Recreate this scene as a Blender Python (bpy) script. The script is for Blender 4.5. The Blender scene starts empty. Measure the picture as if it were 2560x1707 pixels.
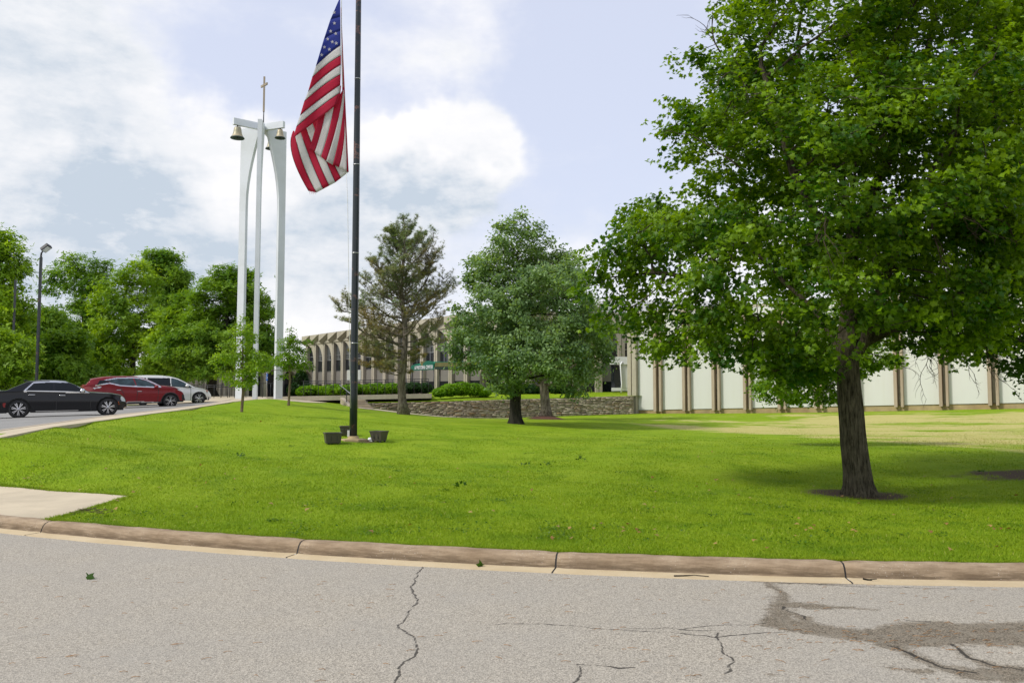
import bpy, bmesh, math, random
import numpy as np
from mathutils import Vector, Matrix
R = math.radians
random.seed(7)
rng = np.random.default_rng(11)
scene = bpy.context.scene
COL = scene.collection

# ------------------------------------------------------------------ camera
FPX, CX, CY = 2066.0, 1280.0, 853.5
PITCH = math.atan(131.5 / FPX)
EYE = 1.6
cam_d = bpy.data.cameras.new("camera")
cam = bpy.data.objects.new("camera", cam_d)
COL.objects.link(cam)
cam_d.sensor_width = 36.0
cam_d.lens = FPX / 2560.0 * 36.0
cam_d.clip_start, cam_d.clip_end = 0.1, 3000
cam.location = (0, 0, EYE)
cam.rotation_euler = (math.pi / 2 + PITCH, 0, 0)
scene.camera = cam


def P(px, py, Y):
    """world point seen at photo pixel (px, py), at depth Y"""
    x, y = (px - CX) / FPX, (CY - py) / FPX
    c, s = math.cos(PITCH), math.sin(PITCH)
    k = Y / (c - y * s)
    return Vector((x * k, Y, EYE + (s + y * c) * k))


# ------------------------------------------------------------------ view + light
vs = scene.view_settings
vs.view_transform = 'Standard'
vs.look = 'None'
vs.exposure = 1.05
vs.gamma = 1.0
vs.use_curve_mapping = False
scene.cycles.max_bounces = 6
scene.cycles.diffuse_bounces = 3
scene.cycles.transparent_max_bounces = 4
scene.cycles.use_adaptive_sampling = True

SUN_AZ, SUN_EL = R(-114), R(45)     # azimuth from +Y towards +X: the sun stands on the left, behind the camera
sd = Vector((math.sin(SUN_AZ) * math.cos(SUN_EL), math.cos(SUN_AZ) * math.cos(SUN_EL), math.sin(SUN_EL)))
sun_d = bpy.data.lights.new("sun", 'SUN')
sun_d.energy = 1.5
sun_d.angle = R(10)
sun_d.color = (1.0, 0.955, 0.87)
sun = bpy.data.objects.new("sun", sun_d)
COL.objects.link(sun)
sun.rotation_euler = sd.to_track_quat('Z', 'Y').to_euler()

world = bpy.data.worlds.new("World")
scene.world = world
world.use_nodes = True


class NT:
    """tiny helper to write node trees"""
    def __init__(s, nt):
        s.nt = nt
        nt.nodes.clear()

    def n(s, t, ins=None, **props):
        nd = s.nt.nodes.new(t)
        for k, v in props.items():
            setattr(nd, k, v)
        for k, v in (ins or {}).items():
            if isinstance(v, tuple) and len(v) == 2 and hasattr(v[0], 'outputs'):
                s.nt.links.new(v[0].outputs[v[1]], nd.inputs[k])
            elif hasattr(v, 'outputs'):
                s.nt.links.new(v.outputs[0], nd.inputs[k])
            else:
                sock = nd.inputs[k]
                if sock.type == 'RGBA' and not hasattr(v, '__len__'):
                    v = (v, v, v, 1)
                elif sock.type == 'RGBA' and len(v) == 3:
                    v = (*v, 1)
                sock.default_value = v
        return nd

    def math(s, op, a, b=0.0, clamp=False):
        return s.n('ShaderNodeMath', {0: a, 1: b}, operation=op, use_clamp=clamp)

    def mix(s, f, a, b, blend='MIX'):
        m = s.n('ShaderNodeMix', data_type='RGBA', blend_type=blend)
        for i, v in ((0, f), (6, a), (7, b)):
            if hasattr(v, 'outputs'):
                s.nt.links.new(v.outputs[2 if v.bl_idname == 'ShaderNodeMix' else 0], m.inputs[i])
            elif isinstance(v, tuple) and len(v) == 2 and hasattr(v[0], 'outputs'):
                s.nt.links.new(v[0].outputs[v[1]], m.inputs[i])
            else:
                if i and not hasattr(v, '__len__'):
                    v = (v, v, v, 1)
                elif i and len(v) == 3:
                    v = (*v, 1)
                m.inputs[i].default_value = v
        return m

    def ramp(s, f, a, b, ca=0.0, cb=1.0):
        return s.n('ShaderNodeMapRange', {0: f, 1: a, 2: b, 3: ca, 4: cb})

    def noise(s, vec, scale, detail=4, rough=0.55):
        return s.n('ShaderNodeTexNoise', {'Vector': vec, 'Scale': scale, 'Detail': detail, 'Roughness': rough})


def out(mixnode):
    return (mixnode, 2) if mixnode.bl_idname == 'ShaderNodeMix' else mixnode


w = NT(world.node_tree)
sky = w.n('ShaderNodeTexSky', sky_type='NISHITA')
sky.sun_disc = False
sky.sun_elevation = SUN_EL
sky.sun_rotation = SUN_AZ
sky.air_density, sky.dust_density, sky.ozone_density = 1.0, 2.0, 1.0
tc = w.n('ShaderNodeTexCoord')
D = (tc, 'Generated')
warp = w.noise(D, 5.0, 5, 0.6)
wv = w.n('ShaderNodeVectorMath', {0: (warp, 'Color'), 1: (0.5, 0.5, 0.5)}, operation='SUBTRACT')
wv = w.n('ShaderNodeVectorMath', {0: wv, 'Scale': 0.24}, operation='SCALE')
DW = w.n('ShaderNodeVectorMath', {0: D, 1: wv}, operation='ADD')


def blob(px, py, r0, r1, sx=1.0, sz=1.0, warped=True):
    """soft blob in the sky round the direction of a photo pixel; radii in photo pixels"""
    d = (P(px, py, 1.0) - Vector((0, 0, EYE))).normalized()
    v = w.n('ShaderNodeVectorMath', {0: DW if warped else D, 1: tuple(d)}, operation='SUBTRACT')
    v = w.n('ShaderNodeVectorMath', {0: v, 1: (1 / sx, 1.0, 1 / sz)}, operation='MULTIPLY')
    l = w.n('ShaderNodeVectorMath', {0: v}, operation='LENGTH')
    m = w.n('ShaderNodeMapRange', {0: (l, 'Value'), 1: r1 / FPX, 2: r0 / FPX, 3: 0.0, 4: 1.0}, interpolation_type='SMOOTHSTEP')
    return m


st = w.n('ShaderNodeMapping', {'Vector': D, 'Scale': (1.0, 1.0, 2.2)})
n1 = w.noise(st, 2.6, 9, 0.62)
n2 = w.noise(st, 9.0, 8, 0.6)
nz = w.n('ShaderNodeSeparateXYZ', {0: D})
low = w.ramp((nz, 'Z'), 0.42, 0.10)
cov = w.math('ADD', w.math('MULTIPLY', n1, 1.15), w.math('MULTIPLY', low, 0.30))
for (px, py, r0, r1, sx, sz, wt) in ((1120, 370, 60, 190, 1.3, 0.9, 0.55), (960, 430, 60, 260, 1.2, .9, 0.35),
                                     (150, 420, 120, 420, 1.5, 0.7, 0.45), (480, 600, 100, 400, 1.4, .7, .4),
                                     (100, 60, 60, 380, 1.2, .9, 0.28), (1150, 50, 60, 300, 1.6, .6, 0.22),
                                     (520, 220, 60, 260, 1.3, .8, -0.22), (1480, 260, 60, 420, 1.0, 1.2, -0.30)):
    cov = w.math('ADD', cov, w.math('MULTIPLY', blob(px, py, r0, r1, sx, sz), wt))
mask = w.n('ShaderNodeMapRange', {0: cov, 1: 0.52, 2: 0.92, 3: 0.0, 4: 1.0}, interpolation_type='SMOOTHSTEP')
puff = None
for (px, py, r0, r1, sx, sz) in ((1110, 330, 40, 150, 1.3, .95), (1010, 400, 40, 150, 1.5, .8), (1190, 400, 30, 110, 1.3, .8), (60, 380, 60, 230, 1.3, .6), (300, 400, 40, 200, 1.5, .6), (480, 470, 40, 170, 1.4, .6), (760, 560, 40, 200, 1.3, .6), (60, 60, 40, 260, 1.2, .8)):
    b_ = blob(px, py, r0, r1, sx, sz)
    puff = b_ if puff is None else w.math('MAXIMUM', puff, b_)
n3 = w.noise(st, 17.0, 8, 0.65)
pe = w.math('ADD', puff, w.math('ADD', w.math('MULTIPLY', w.math('SUBTRACT', n3, 0.5), 1.1), w.math('MULTIPLY', w.math('SUBTRACT', n2, 0.5), 0.8)))
pm = w.n('ShaderNodeMapRange', {0: pe, 1: 0.30, 2: 0.62, 3: 0.0, 4: 1.0}, interpolation_type='SMOOTHSTEP')
mask = w.math('MAXIMUM', mask, pm)
veil = w.math('ADD', w.math('MULTIPLY', mask, 0.25), 0.75)
grey = w.math('MULTIPLY', w.n('ShaderNodeMapRange', {0: n2, 1: 0.36, 2: 0.62}), 0.22)
for (px, py, r0, r1, sx, sz, wt) in ((250, 490, 30, 230, 1.5, 0.65, 1.05), (1010, 480, 20, 210, 1.7, 0.55, 1.0),
                                     (90, 150, 60, 330, 1.0, 1.2, 0.5), (450, 660, 60, 420, 1.6, .45, 0.45),
                                     (200, 640, 60, 420, 1.6, .45, 0.55), (900, 640, 40, 320, 1.2, .7, 0.5),
                                     (1340, 520, 40, 300, 1.6, .5, 0.35)):
    grey = w.math('ADD', grey, w.math('MULTIPLY', blob(px, py, r0, r1, sx, sz), wt))
grey = w.math('MULTIPLY', grey, w.math('ADD', w.ramp(n2, 0.30, 0.62, 0.25, 0.8), w.ramp(n3, 0.35, 0.65, 0.0, 0.5)), clamp=True)
ccol = w.mix(grey, (0.50, 0.495, 0.50), (0.285, 0.325, 0.375))
thin = w.mix(mask, (0.395, 0.415, 0.495), ccol)
bg1 = w.n('ShaderNodeBackground', {'Color': sky, 'Strength': 0.08})
bg2 = w.n('ShaderNodeBackground', {'Color': out(thin), 'Strength': 1.0})
mx = w.n('ShaderNodeMixShader', {0: veil, 1: bg1, 2: bg2})
w.n('ShaderNodeOutputWorld', {0: mx})

# ------------------------------------------------------------------ materials
MATS = {}


def new_mat(name):
    m = bpy.data.materials.new(name)
    m.use_nodes = True
    MATS[name] = m
    return m, NT(m.node_tree)


def plain(name, col, rough=0.6, var=0.12, scale=6.0, bump=0.0, bscale=40.0, metal=0.0, spec=0.5, coat=0.0, dirt=None, dscale=1.2, damt=0.5, stretch=(1, 1, 1)):
    m, t = new_mat(name)
    g = t.n('ShaderNodeNewGeometry')
    mp = t.n('ShaderNodeMapping', {'Vector': (g, 'Position'), 'Scale': stretch})
    nz = t.noise(mp, scale, 6, 0.6)
    c2 = tuple(max(0, c * (1 - var)) for c in col)
    c1 = tuple(c * (1 + var) for c in col)
    c = t.mix(t.ramp(nz, 0.3, 0.7), c2, c1)
    if dirt:
        dn = t.noise(mp, dscale, 8, 0.65)
        c = t.mix(t.math('MULTIPLY', t.ramp(dn, 0.45, 0.7), damt), c, dirt)
    ins = {'Base Color': out(c), 'Roughness': rough, 'Metallic': metal, 'Specular IOR Level': spec, 'Coat Weight': coat}
    if coat:
        ins['Coat Roughness'] = 0.04
    if bump:
        bn = t.noise((g, 'Position'), bscale, 5, 0.6)
        ins['Normal'] = t.n('ShaderNodeBump', {'Height': bn, 'Strength': bump, 'Distance': 0.02})
    b = t.n('ShaderNodeBsdfPrincipled', ins)
    t.n('ShaderNodeOutputMaterial', {0: b})
    return m


def leaf_mat(name, dark, lite, trans=0.42, gloss=0.35, third=None):
    m, t = new_mat(name)
    a = t.n('ShaderNodeAttribute', attribute_name='tint')
    c = t.mix((a, 'Fac'), dark, lite)
    if third:
        a2 = t.n('ShaderNodeAttribute', attribute_name='tint2')
        c = t.mix((a2, 'Fac'), c, third)
    p = t.n('ShaderNodeBsdfPrincipled', {'Base Color': out(c), 'Roughness': 0.45, 'Specular IOR Level': gloss})
    tr = t.mix(1.0, c, (1.25, 1.15, 0.35), 'MULTIPLY')
    tl = t.n('ShaderNodeBsdfTranslucent', {'Color': out(tr)})
    mx = t.n('ShaderNodeMixShader', {0: trans, 1: p, 2: tl})
    t.n('ShaderNodeOutputMaterial', {0: mx})
    return m


def bark_mat(name, dark, lite, scale=9.0, stretch=0.14):
    m, t = new_mat(name)
    g = t.n('ShaderNodeNewGeometry')
    mp = t.n('ShaderNodeMapping', {'Vector': (g, 'Position'), 'Scale': (1, 1, stretch)})
    a = t.noise(mp, scale * 2.2, 8, 0.72)
    b = t.noise((g, 'Position'), 3.0, 5, 0.6)
    f = t.math('ADD', t.math('MULTIPLY', a, 1.0), t.math('MULTIPLY', b, 0.35))
    c = t.mix(t.ramp(f, 0.52, 0.86), dark, lite)
    bp = t.n('ShaderNodeBump', {'Height': a, 'Strength': 1.0, 'Distance': 0.10})
    p = t.n('ShaderNodeBsdfPrincipled', {'Base Color': out(c), 'Roughness': 0.9, 'Specular IOR Level': 0.15, 'Normal': bp})
    t.n('ShaderNodeOutputMaterial', {0: p})
    return m


plain('concrete', (0.40, 0.365, 0.28), 0.85, 0.10, 3.0, 0.3, 60, dirt=(0.24, 0.215, 0.16), dscale=0.9, damt=0.5, stretch=(1, 1, .45))
plain('pilaster_concrete', (0.39, 0.315, 0.23), 0.85, 0.10, 3.0, 0.3, 60, dirt=(0.26, 0.19, 0.13), dscale=0.9, damt=0.6, stretch=(1, 1, .3))
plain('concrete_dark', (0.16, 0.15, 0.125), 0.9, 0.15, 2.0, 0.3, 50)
plain('concrete_stair', (0.38, 0.32, 0.24), 0.9, 0.12, 4.0, 0.3, 50)
plain('foundation', (0.35, 0.27, 0.14), 0.9, 0.25, 1.4, 0.2, 40, dirt=(0.26, 0.15, 0.06), dscale=.6)
plain('white_panel', (0.60, 0.61, 0.575), 0.6, 0.03, 1.0, 0, stretch=(3, 3, .25), dirt=(0.53, 0.535, 0.48), dscale=1.0, damt=.5)
plain('white_paint', (0.66, 0.67, 0.68), 0.5, 0.03, 3.0)
plain('tower_paint', (0.60, 0.635, 0.66), 0.55, 0.03, 0.8, dirt=(0.46, 0.49, 0.48), dscale=.5, damt=.5)
plain('spandrel', (0.17, 0.16, 0.14), 0.7, 0.06, 2)
plain('blind', (0.075, 0.08, 0.078), 0.4, 0.25, 1.0, stretch=(6, 6, .3))
plain('dark_glass', (0.012, 0.015, 0.018), 0.06, 0.3, 1.0, spec=0.6)
plain('dark_void', (0.015, 0.015, 0.014), 0.8)
plain('black_metal', (0.012, 0.013, 0.016), 0.45, 0.2, 8)
plain('steel', (0.42, 0.42, 0.42), 0.35, 0.1, 8, metal=0.9)
plain('rope', (0.6, 0.6, 0.58), 0.8)
plain('bell_bronze', (0.40, 0.34, 0.22), 0.5, 0.12, 2.5, metal=0.25, dirt=(0.16, 0.20, 0.15), dscale=2.0, damt=.6)
plain('bell_dark', (0.045, 0.07, 0.06), 0.6, 0.2, 4)
plain('cross_gilt', (0.27, 0.22, 0.15), 0.5, 0.1, 4)
plain('mulch', (0.09, 0.055, 0.038), 0.95, 0.5, 25, 1.0, 60)
plain('mulch_red', (0.13, 0.055, 0.035), 0.95, 0.5, 25, 1.0, 60)
plain('awning_green', (0.0, 0.105, 0.062), 0.6, 0.08, 3)
plain('awning_light', (0.0, 0.25, 0.15), 0.55, 0.08, 3)
plain('awning_dark', (0.006, 0.03, 0.02), 0.6)
plain('awning_gold', (0.13, 0.12, 0.035), 0.6, 0.3, 3)
plain('planter', (0.062, 0.056, 0.042), 0.5, 0.12, 8, dirt=(.10, .085, .06), dscale=4, damt=.4)
plain('planter_lid', (0.30, 0.31, 0.33), 0.4)
plain('sign_blue', (0.02, 0.12, 0.42), 0.4)
plain('paint_black', (0.004, 0.005, 0.008), 0.22, 0.05, 2, spec=0.35, coat=0.15)
plain('paint_red', (0.19, 0.004, 0.010), 0.3, 0.05, 2, spec=0.35, coat=0.2)
plain('paint_white', (0.70, 0.70, 0.69), 0.3, 0.02, 2, coat=1.0)
plain('paint_silver', (0.40, 0.41, 0.42), 0.3, 0.02, 2, coat=1.0, metal=0.3)
plain('car_glass', (0.006, 0.009, 0.012), 0.06, 0.1, 2, spec=0.3)
plain('car_glass_light', (0.035, 0.06, 0.07), 0.06, 0.5, 3.5, spec=0.35)
plain('car_trim', (0.015, 0.015, 0.016), 0.6, 0.1, 5)
plain('chrome', (0.62, 0.62, 0.63), 0.12, 0.02, 5, metal=1.0)
plain('alloy', (0.50, 0.50, 0.52), 0.25, 0.05, 5, metal=0.8)
plain('tyre_rubber', (0.012, 0.012, 0.012), 0.85, 0.2, 20)
plain('lamp_lens', (0.55, 0.60, 0.62), 0.1, 0.1, 20, spec=0.8)
plain('lamp_red', (0.22, 0.006, 0.006), 0.15, 0.1, 20, spec=0.8)
plain('marker_orange', (0.55, 0.09, 0.01), 0.25)
plain('marker_rust', (0.34, 0.17, 0.05), 0.8)
plain('plaza_concrete', (0.50, 0.425, 0.30), 0.9, 0.08, 2.0, 0.2, 40, dirt=(.32, .27, .19), dscale=.8)
plain('lot_asphalt', (0.25, 0.245, 0.23), 0.95, 0.12, 2.0, 0.5, 60, dirt=(.17, .165, .15), dscale=.5)
bark_mat('bark_maple', (0.020, 0.017, 0.010), (0.200, 0.175, 0.118), 13)
bark_mat('bark_pine', (0.06, 0.045, 0.033), (0.36, 0.315, 0.26), 8)
bark_mat('bark_dark', (0.014, 0.013, 0.010), (0.06, 0.055, 0.042), 8)
bark_mat('bark_young', (0.12, 0.09, 0.055), (0.30, 0.23, 0.15), 14)
bark_mat('twig_bare', (0.06, 0.045, 0.03), (0.16, 0.13, 0.09), 14)
leaf_mat('leaf_maple', (0.030, 0.105, 0.003), (0.245, 0.400, 0.008), 0.48, 0.3)
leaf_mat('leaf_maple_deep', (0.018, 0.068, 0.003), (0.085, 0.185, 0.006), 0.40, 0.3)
leaf_mat('leaf_ash', (0.105, 0.200, 0.080), (0.320, 0.470, 0.190), 0.48, 0.45)
leaf_mat('leaf_bright', (0.080, 0.190, 0.005), (0.260, 0.440, 0.012), 0.45, 0.35)
leaf_mat('leaf_wood', (0.085, 0.200, 0.018), (0.275, 0.450, 0.040), 0.48, 0.3)
leaf_mat('leaf_woodlight', (0.120, 0.250, 0.014), (0.350, 0.530, 0.035), 0.48, 0.3)
leaf_mat('leaf_hedge', (0.08, 0.22, 0.004), (0.25, 0.46, 0.008), 0.4, 0.3)
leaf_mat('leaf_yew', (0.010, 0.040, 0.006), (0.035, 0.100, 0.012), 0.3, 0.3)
leaf_mat('needle', (0.080, 0.135, 0.050), (0.230, 0.320, 0.130), 0.35, 0.35, third=(0.36, 0.235, 0.085))
leaf_mat('leaf_litter', (0.20, 0.10, 0.03), (0.40, 0.27, 0.09), 0.2, 0.2)


def leaf_grass():
    m, t = new_mat('grass_blade')
    g = t.n('ShaderNodeNewGeometry')
    a = t.n('ShaderNodeAttribute', attribute_name='tint')
    a2 = t.n('ShaderNodeAttribute', attribute_name='dry')
    nz = t.noise((g, 'Position'), 0.55, 5, 0.6)
    n2 = t.noise((g, 'Position'), 3.2, 4, 0.6)
    c = t.mix((a, 'Fac'), (0.120, 0.235, 0.004), (0.305, 0.405, 0.014))
    c = t.mix(t.math('MULTIPLY', t.ramp(nz, 0.35, 0.7), 0.55), c, (0.30, 0.385, 0.012))
    n3 = t.noise((g, 'Position'), 0.9, 6, 0.65)
    c = t.mix(t.math('MULTIPLY', t.ramp(n2, 0.45, 0.75), 0.35), c, (0.14, 0.265, 0.003))
    c = t.mix(t.math('MULTIPLY', t.ramp(n3, 0.50, 0.64), 0.6), c, (0.095, 0.205, 0.004))
    c = t.mix((a2, 'Fac'), c, (0.48, 0.42, 0.14))
    p = t.n('ShaderNodeBsdfPrincipled', {'Base Color': out(c), 'Roughness': 0.6, 'Specular IOR Level': 0.2})
    tl = t.n('ShaderNodeBsdfTranslucent', {'Color': out(c)})
    mx = t.n('ShaderNodeMixShader', {0: 0.35, 1: p, 2: tl})
    t.n('ShaderNodeOutputMaterial', {0: mx})


def lawn_mat():
    m, t = new_mat('lawn')
    g = t.n('ShaderNodeNewGeometry')
    a2 = t.n('ShaderNodeAttribute', attribute_name='dry')
    a3 = t.n('ShaderNodeAttribute', attribute_name='dirt')
    nz = t.noise((g, 'Position'), 0.5, 6, 0.6)
    mp = t.n('ShaderNodeMapping', {'Vector': (g, 'Position'), 'Rotation': (0, 0, R(14)), 'Scale': (0.35, 1.6, 1)})
    n2 = t.noise(mp, 2.0, 6, 0.65)
    n3 = t.noise((g, 'Position'), 38.0, 4, 0.7)
    c = t.mix(t.ramp(nz, 0.32, 0.72), (0.185, 0.300, 0.006), (0.310, 0.400, 0.024))
    n5 = t.noise((g, 'Position'), 0.9, 6, 0.65)
    c = t.mix(t.math('MULTIPLY', t.ramp(n5, 0.50, 0.64), 0.6), c, (0.120, 0.225, 0.005))
    c = t.mix(t.math('MULTIPLY', t.ramp(n2, 0.42, 0.72), 0.5), c, (0.165, 0.290, 0.004))
    c = t.mix(t.math('MULTIPLY', t.ramp(n3, 0.35, 0.7), 0.35), c, (0.125, 0.235, 0.003))
    mp2 = t.n('ShaderNodeMapping', {'Vector': (g, 'Position'), 'Rotation': (0, 0, R(37)), 'Scale': (0.14, 1.5, 1)})
    n4 = t.noise(mp2, 1.6, 7, 0.7)
    dm = t.math('MULTIPLY', t.math('ADD', (a2, 'Fac'), t.math('MULTIPLY', t.math('SUBTRACT', n4, 0.5), 0.25)), 1.0, clamp=True)
    straw = t.mix(t.ramp(n3, 0.3, 0.7), (0.42, 0.36, 0.11), (0.60, 0.53, 0.24))
    c = t.mix(dm, c, straw)
    c = t.mix((a3, 'Fac'), c, (0.10, 0.07, 0.045))
    bp = t.n('ShaderNodeBump', {'Height': n3, 'Strength': 0.7, 'Distance': 0.05})
    p = t.n('ShaderNodeBsdfPrincipled', {'Base Color': out(c), 'Roughness': 0.9, 'Specular IOR Level': 0.1, 'Normal': bp})
    t.n('ShaderNodeOutputMaterial', {0: p})


def road_mat():
    m, t = new_mat('road_asphalt')
    g = t.n('ShaderNodeNewGeometry')
    pos = (g, 'Position')
    ac = t.n('ShaderNodeAttribute', attribute_name='crack')
    ap = t.n('ShaderNodeAttribute', attribute_name='patch')
    big = t.noise(pos, 0.7, 6, 0.6)
    agg = t.n('ShaderNodeTexVoronoi', {'Vector': pos, 'Scale': 125.0}, feature='F1')
    ag2 = t.noise(pos, 150.0, 3, 0.7)
    mid = t.noise(pos, 22.0, 5, 0.65)
    c = t.mix(t.ramp((agg, 'Color'), 0.15, 0.85), (0.245, 0.222, 0.182), (0.555, 0.503, 0.412))
    c = t.mix(t.ramp(ag2, 0.35, 0.65), t.mix(1.0, c, (0.72, 0.72, 0.72), 'MULTIPLY'), c)
    c = t.mix(t.math('MULTIPLY', t.ramp(big, 0.4, 0.7), 0.4), c, (0.31, 0.295, 0.265))
    c = t.mix(t.math('MULTIPLY', t.ramp(mid, 0.60, 0.74), 0.5), c, (0.33, 0.26, 0.17))
    e1 = t.math('ADD', (ap, 'Fac'), t.math('MULTIPLY', t.math('ADD', t.math('SUBTRACT', mid, 0.5), t.math('MULTIPLY', t.math('SUBTRACT', ag2, 0.5), 0.6)), 0.20))
    pm = t.ramp(e1, 0.03, -0.02)
    pc = t.mix(t.ramp((agg, 'Color'), 0.2, 0.9), (0.055, 0.046, 0.032), (0.28, 0.23, 0.165))
    pc = t.mix(t.ramp(t.noise(pos, 9.0, 6, 0.7), 0.45, 0.75), pc, (0.22, 0.195, 0.15))
    c = t.mix(t.math('MULTIPLY', pm, 0.92), c, pc)
    n5 = t.noise(pos, 30.0, 5, 0.7)
    e2 = t.math('ADD', (ac, 'Fac'), t.math('MULTIPLY', t.math('SUBTRACT', n5, 0.5), 0.014))
    cm = t.ramp(e2, 0.0052, -0.0005)
    c = t.mix(t.math('MULTIPLY', cm, 0.85), c, (0.022, 0.020, 0.017))
    hb = t.math('ADD', (agg, 'Distance'), t.math('MULTIPLY', cm, -1.5))
    bp = t.n('ShaderNodeBump', {'Height': hb, 'Strength': 0.5, 'Distance': 0.006})
    p = t.n('ShaderNodeBsdfPrincipled', {'Base Color': out(c), 'Roughness': 0.92, 'Specular IOR Level': 0.25, 'Normal': bp})
    t.n('ShaderNodeOutputMaterial', {0: p})


def kerb_mat():
    m, t = new_mat('kerb_concrete')
    g = t.n('ShaderNodeNewGeometry')
    pos = (g, 'Position')
    sp = t.n('ShaderNodeSeparateXYZ', {0: pos})
    n1 = t.noise(pos, 2.2, 8, 0.65)
    mp = t.n('ShaderNodeMapping', {'Vector': pos, 'Scale': (0.5, 0.5, 5.0)})
    n2 = t.noise(mp, 9.0, 7, 0.7)
    n3 = t.n('ShaderNodeTexVoronoi', {'Vector': pos, 'Scale': 42.0})
    c = t.mix(t.ramp(n1, 0.35, 0.7), (0.28, 0.205, 0.130), (0.41, 0.32, 0.22))
    c = t.mix(t.math('MULTIPLY', t.ramp(n2, 0.42, 0.66), 0.65), c, (0.165, 0.115, 0.07))
    # darker low on the face: contact shade painted into the colour, broken by noise
    st = t.math('MULTIPLY', t.ramp((sp, 'Z'), 0.10, 0.03), t.ramp(n2, 0.22, 0.55))
    c = t.mix(t.math('MULTIPLY', st, 0.85), c, (0.10, 0.072, 0.045))
    # dusty pale gutter
    gt = t.ramp((sp, 'Z'), 0.014, 0.010)
    c = t.mix(gt, c, t.mix(t.ramp(n1, .3, .7), (0.42, 0.33, 0.20), (0.50, 0.41, 0.27)))
    wh = t.math('MULTIPLY', t.ramp((n3, 'Distance'), 0.20, 0.12), t.ramp(n1, 0.50, 0.62))
    c = t.mix(t.math('MULTIPLY', wh, 0.7), c, (0.60, 0.56, 0.50))
    bp = t.n('ShaderNodeBump', {'Height': t.noise(pos, 45, 6, 0.7), 'Strength': 0.6, 'Distance': 0.012})
    p = t.n('ShaderNodeBsdfPrincipled', {'Base Color': out(c), 'Roughness': 0.9, 'Specular IOR Level': 0.2, 'Normal': bp})
    t.n('ShaderNodeOutputMaterial', {0: p})


def stone_mat():
    m, t = new_mat('stone')
    a = t.n('ShaderNodeAttribute', attribute_name='tint')
    a2 = t.n('ShaderNodeAttribute', attribute_name='tint2')
    g = t.n('ShaderNodeNewGeometry')
    n = t.noise((g, 'Position'), 9, 6, 0.7)
    c = t.mix((a, 'Fac'), (0.22, 0.175, 0.13), (0.62, 0.54, 0.42))
    c = t.mix((a2, 'Fac'), c, (0.33, 0.20, 0.09))
    c = t.mix(t.math('MULTIPLY', t.ramp(n, .4, .7), 0.4), c, (0.15, 0.12, 0.09))
    bp = t.n('ShaderNodeBump', {'Height': n, 'Strength': 0.7, 'Distance': 0.03})
    p = t.n('ShaderNodeBsdfPrincipled', {'Base Color': out(c), 'Roughness': 0.95, 'Normal': bp})
    t.n('ShaderNodeOutputMaterial', {0: p})


def stained_panel():
    m, t = new_mat('white_panel_stained')
    tcn = t.n('ShaderNodeTexCoord')
    sp = t.n('ShaderNodeSeparateXYZ', {0: (tcn, 'Generated')})
    g = t.n('ShaderNodeNewGeometry')
    mp = t.n('ShaderNodeMapping', {'Vector': (g, 'Position'), 'Scale': (5, 5, .5)})
    n = t.noise(mp, 1.6, 6, 0.6)
    z = t.math('ADD', (sp, 'Z'), t.math('MULTIPLY', t.math('SUBTRACT', n, .5), 0.10))
    f = t.math('MULTIPLY', t.ramp(z, 0.16, 0.13), t.ramp(n, 0.38, 0.52))
    c = t.mix(t.math('MULTIPLY', f, 0.7), (0.60, 0.61, 0.575), (0.32, 0.31, 0.26))
    p = t.n('ShaderNodeBsdfPrincipled', {'Base Color': out(c), 'Roughness': 0.6})
    t.n('ShaderNodeOutputMaterial', {0: p})


def pole_mat():
    m, t = new_mat('pole_paint')
    g = t.n('ShaderNodeNewGeometry')
    mp = t.n('ShaderNodeMapping', {'Vector': (g, 'Position'), 'Scale': (1, 1, 1.8)})
    n = t.noise(mp, 2.3, 5, 0.6)
    n2 = t.noise(mp, 14.0, 6, 0.7)
    f = t.math('MULTIPLY', t.ramp(n, 0.58, 0.64), t.ramp(n2, 0.42, 0.62))
    c = t.mix(t.math('MULTIPLY', f, 0.8), (0.010, 0.017, 0.021), (0.26, 0.12, 0.09))
    p = t.n('ShaderNodeBsdfPrincipled', {'Base Color': out(c), 'Roughness': 0.32, 'Specular IOR Level': 0.5})
    t.n('ShaderNodeOutputMaterial', {0: p})


def cloth(name, col, trans=0.5):
    m, t = new_mat(name)
    p = t.n('ShaderNodeBsdfPrincipled', {'Base Color': col, 'Roughness': 0.75, 'Specular IOR Level': 0.2})
    tl = t.n('ShaderNodeBsdfTranslucent', {'Color': col})
    mx = t.n('ShaderNodeMixShader', {0: trans, 1: p, 2: tl})
    t.n('ShaderNodeOutputMaterial', {0: mx})


leaf_grass(); lawn_mat(); road_mat(); kerb_mat(); stone_mat(); stained_panel(); pole_mat()
cloth('flag_red', (0.56, 0.035, 0.085), .58); cloth('flag_white', (0.70, 0.69, 0.68), .55); cloth('flag_blue', (0.035, 0.055, 0.30))
cloth('flag_seam', (0.10, 0.02, 0.03))


# ------------------------------------------------------------------ object helpers
def tag(o, label=None, cat=None, group=None, kind=None):
    for k, v in (('label', label), ('category', cat), ('group', group), ('kind', kind)):
        if v:
            o[k] = v
    return o


def empty(name, loc, label, cat, group=None, rz=0.0):
    o = bpy.data.objects.new(name, None)
    COL.objects.link(o)
    o.location = loc
    o.rotation_euler = (0, 0, rz)
    o.empty_display_size = 0.2
    return tag(o, label, cat, group)


def link(name, me, parent=None):
    o = bpy.data.objects.new(name, me)
    COL.objects.link(o)
    if parent is not None:
        o.parent = parent
        # meshes are written in world space unless the builder says otherwise
    return o


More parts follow.
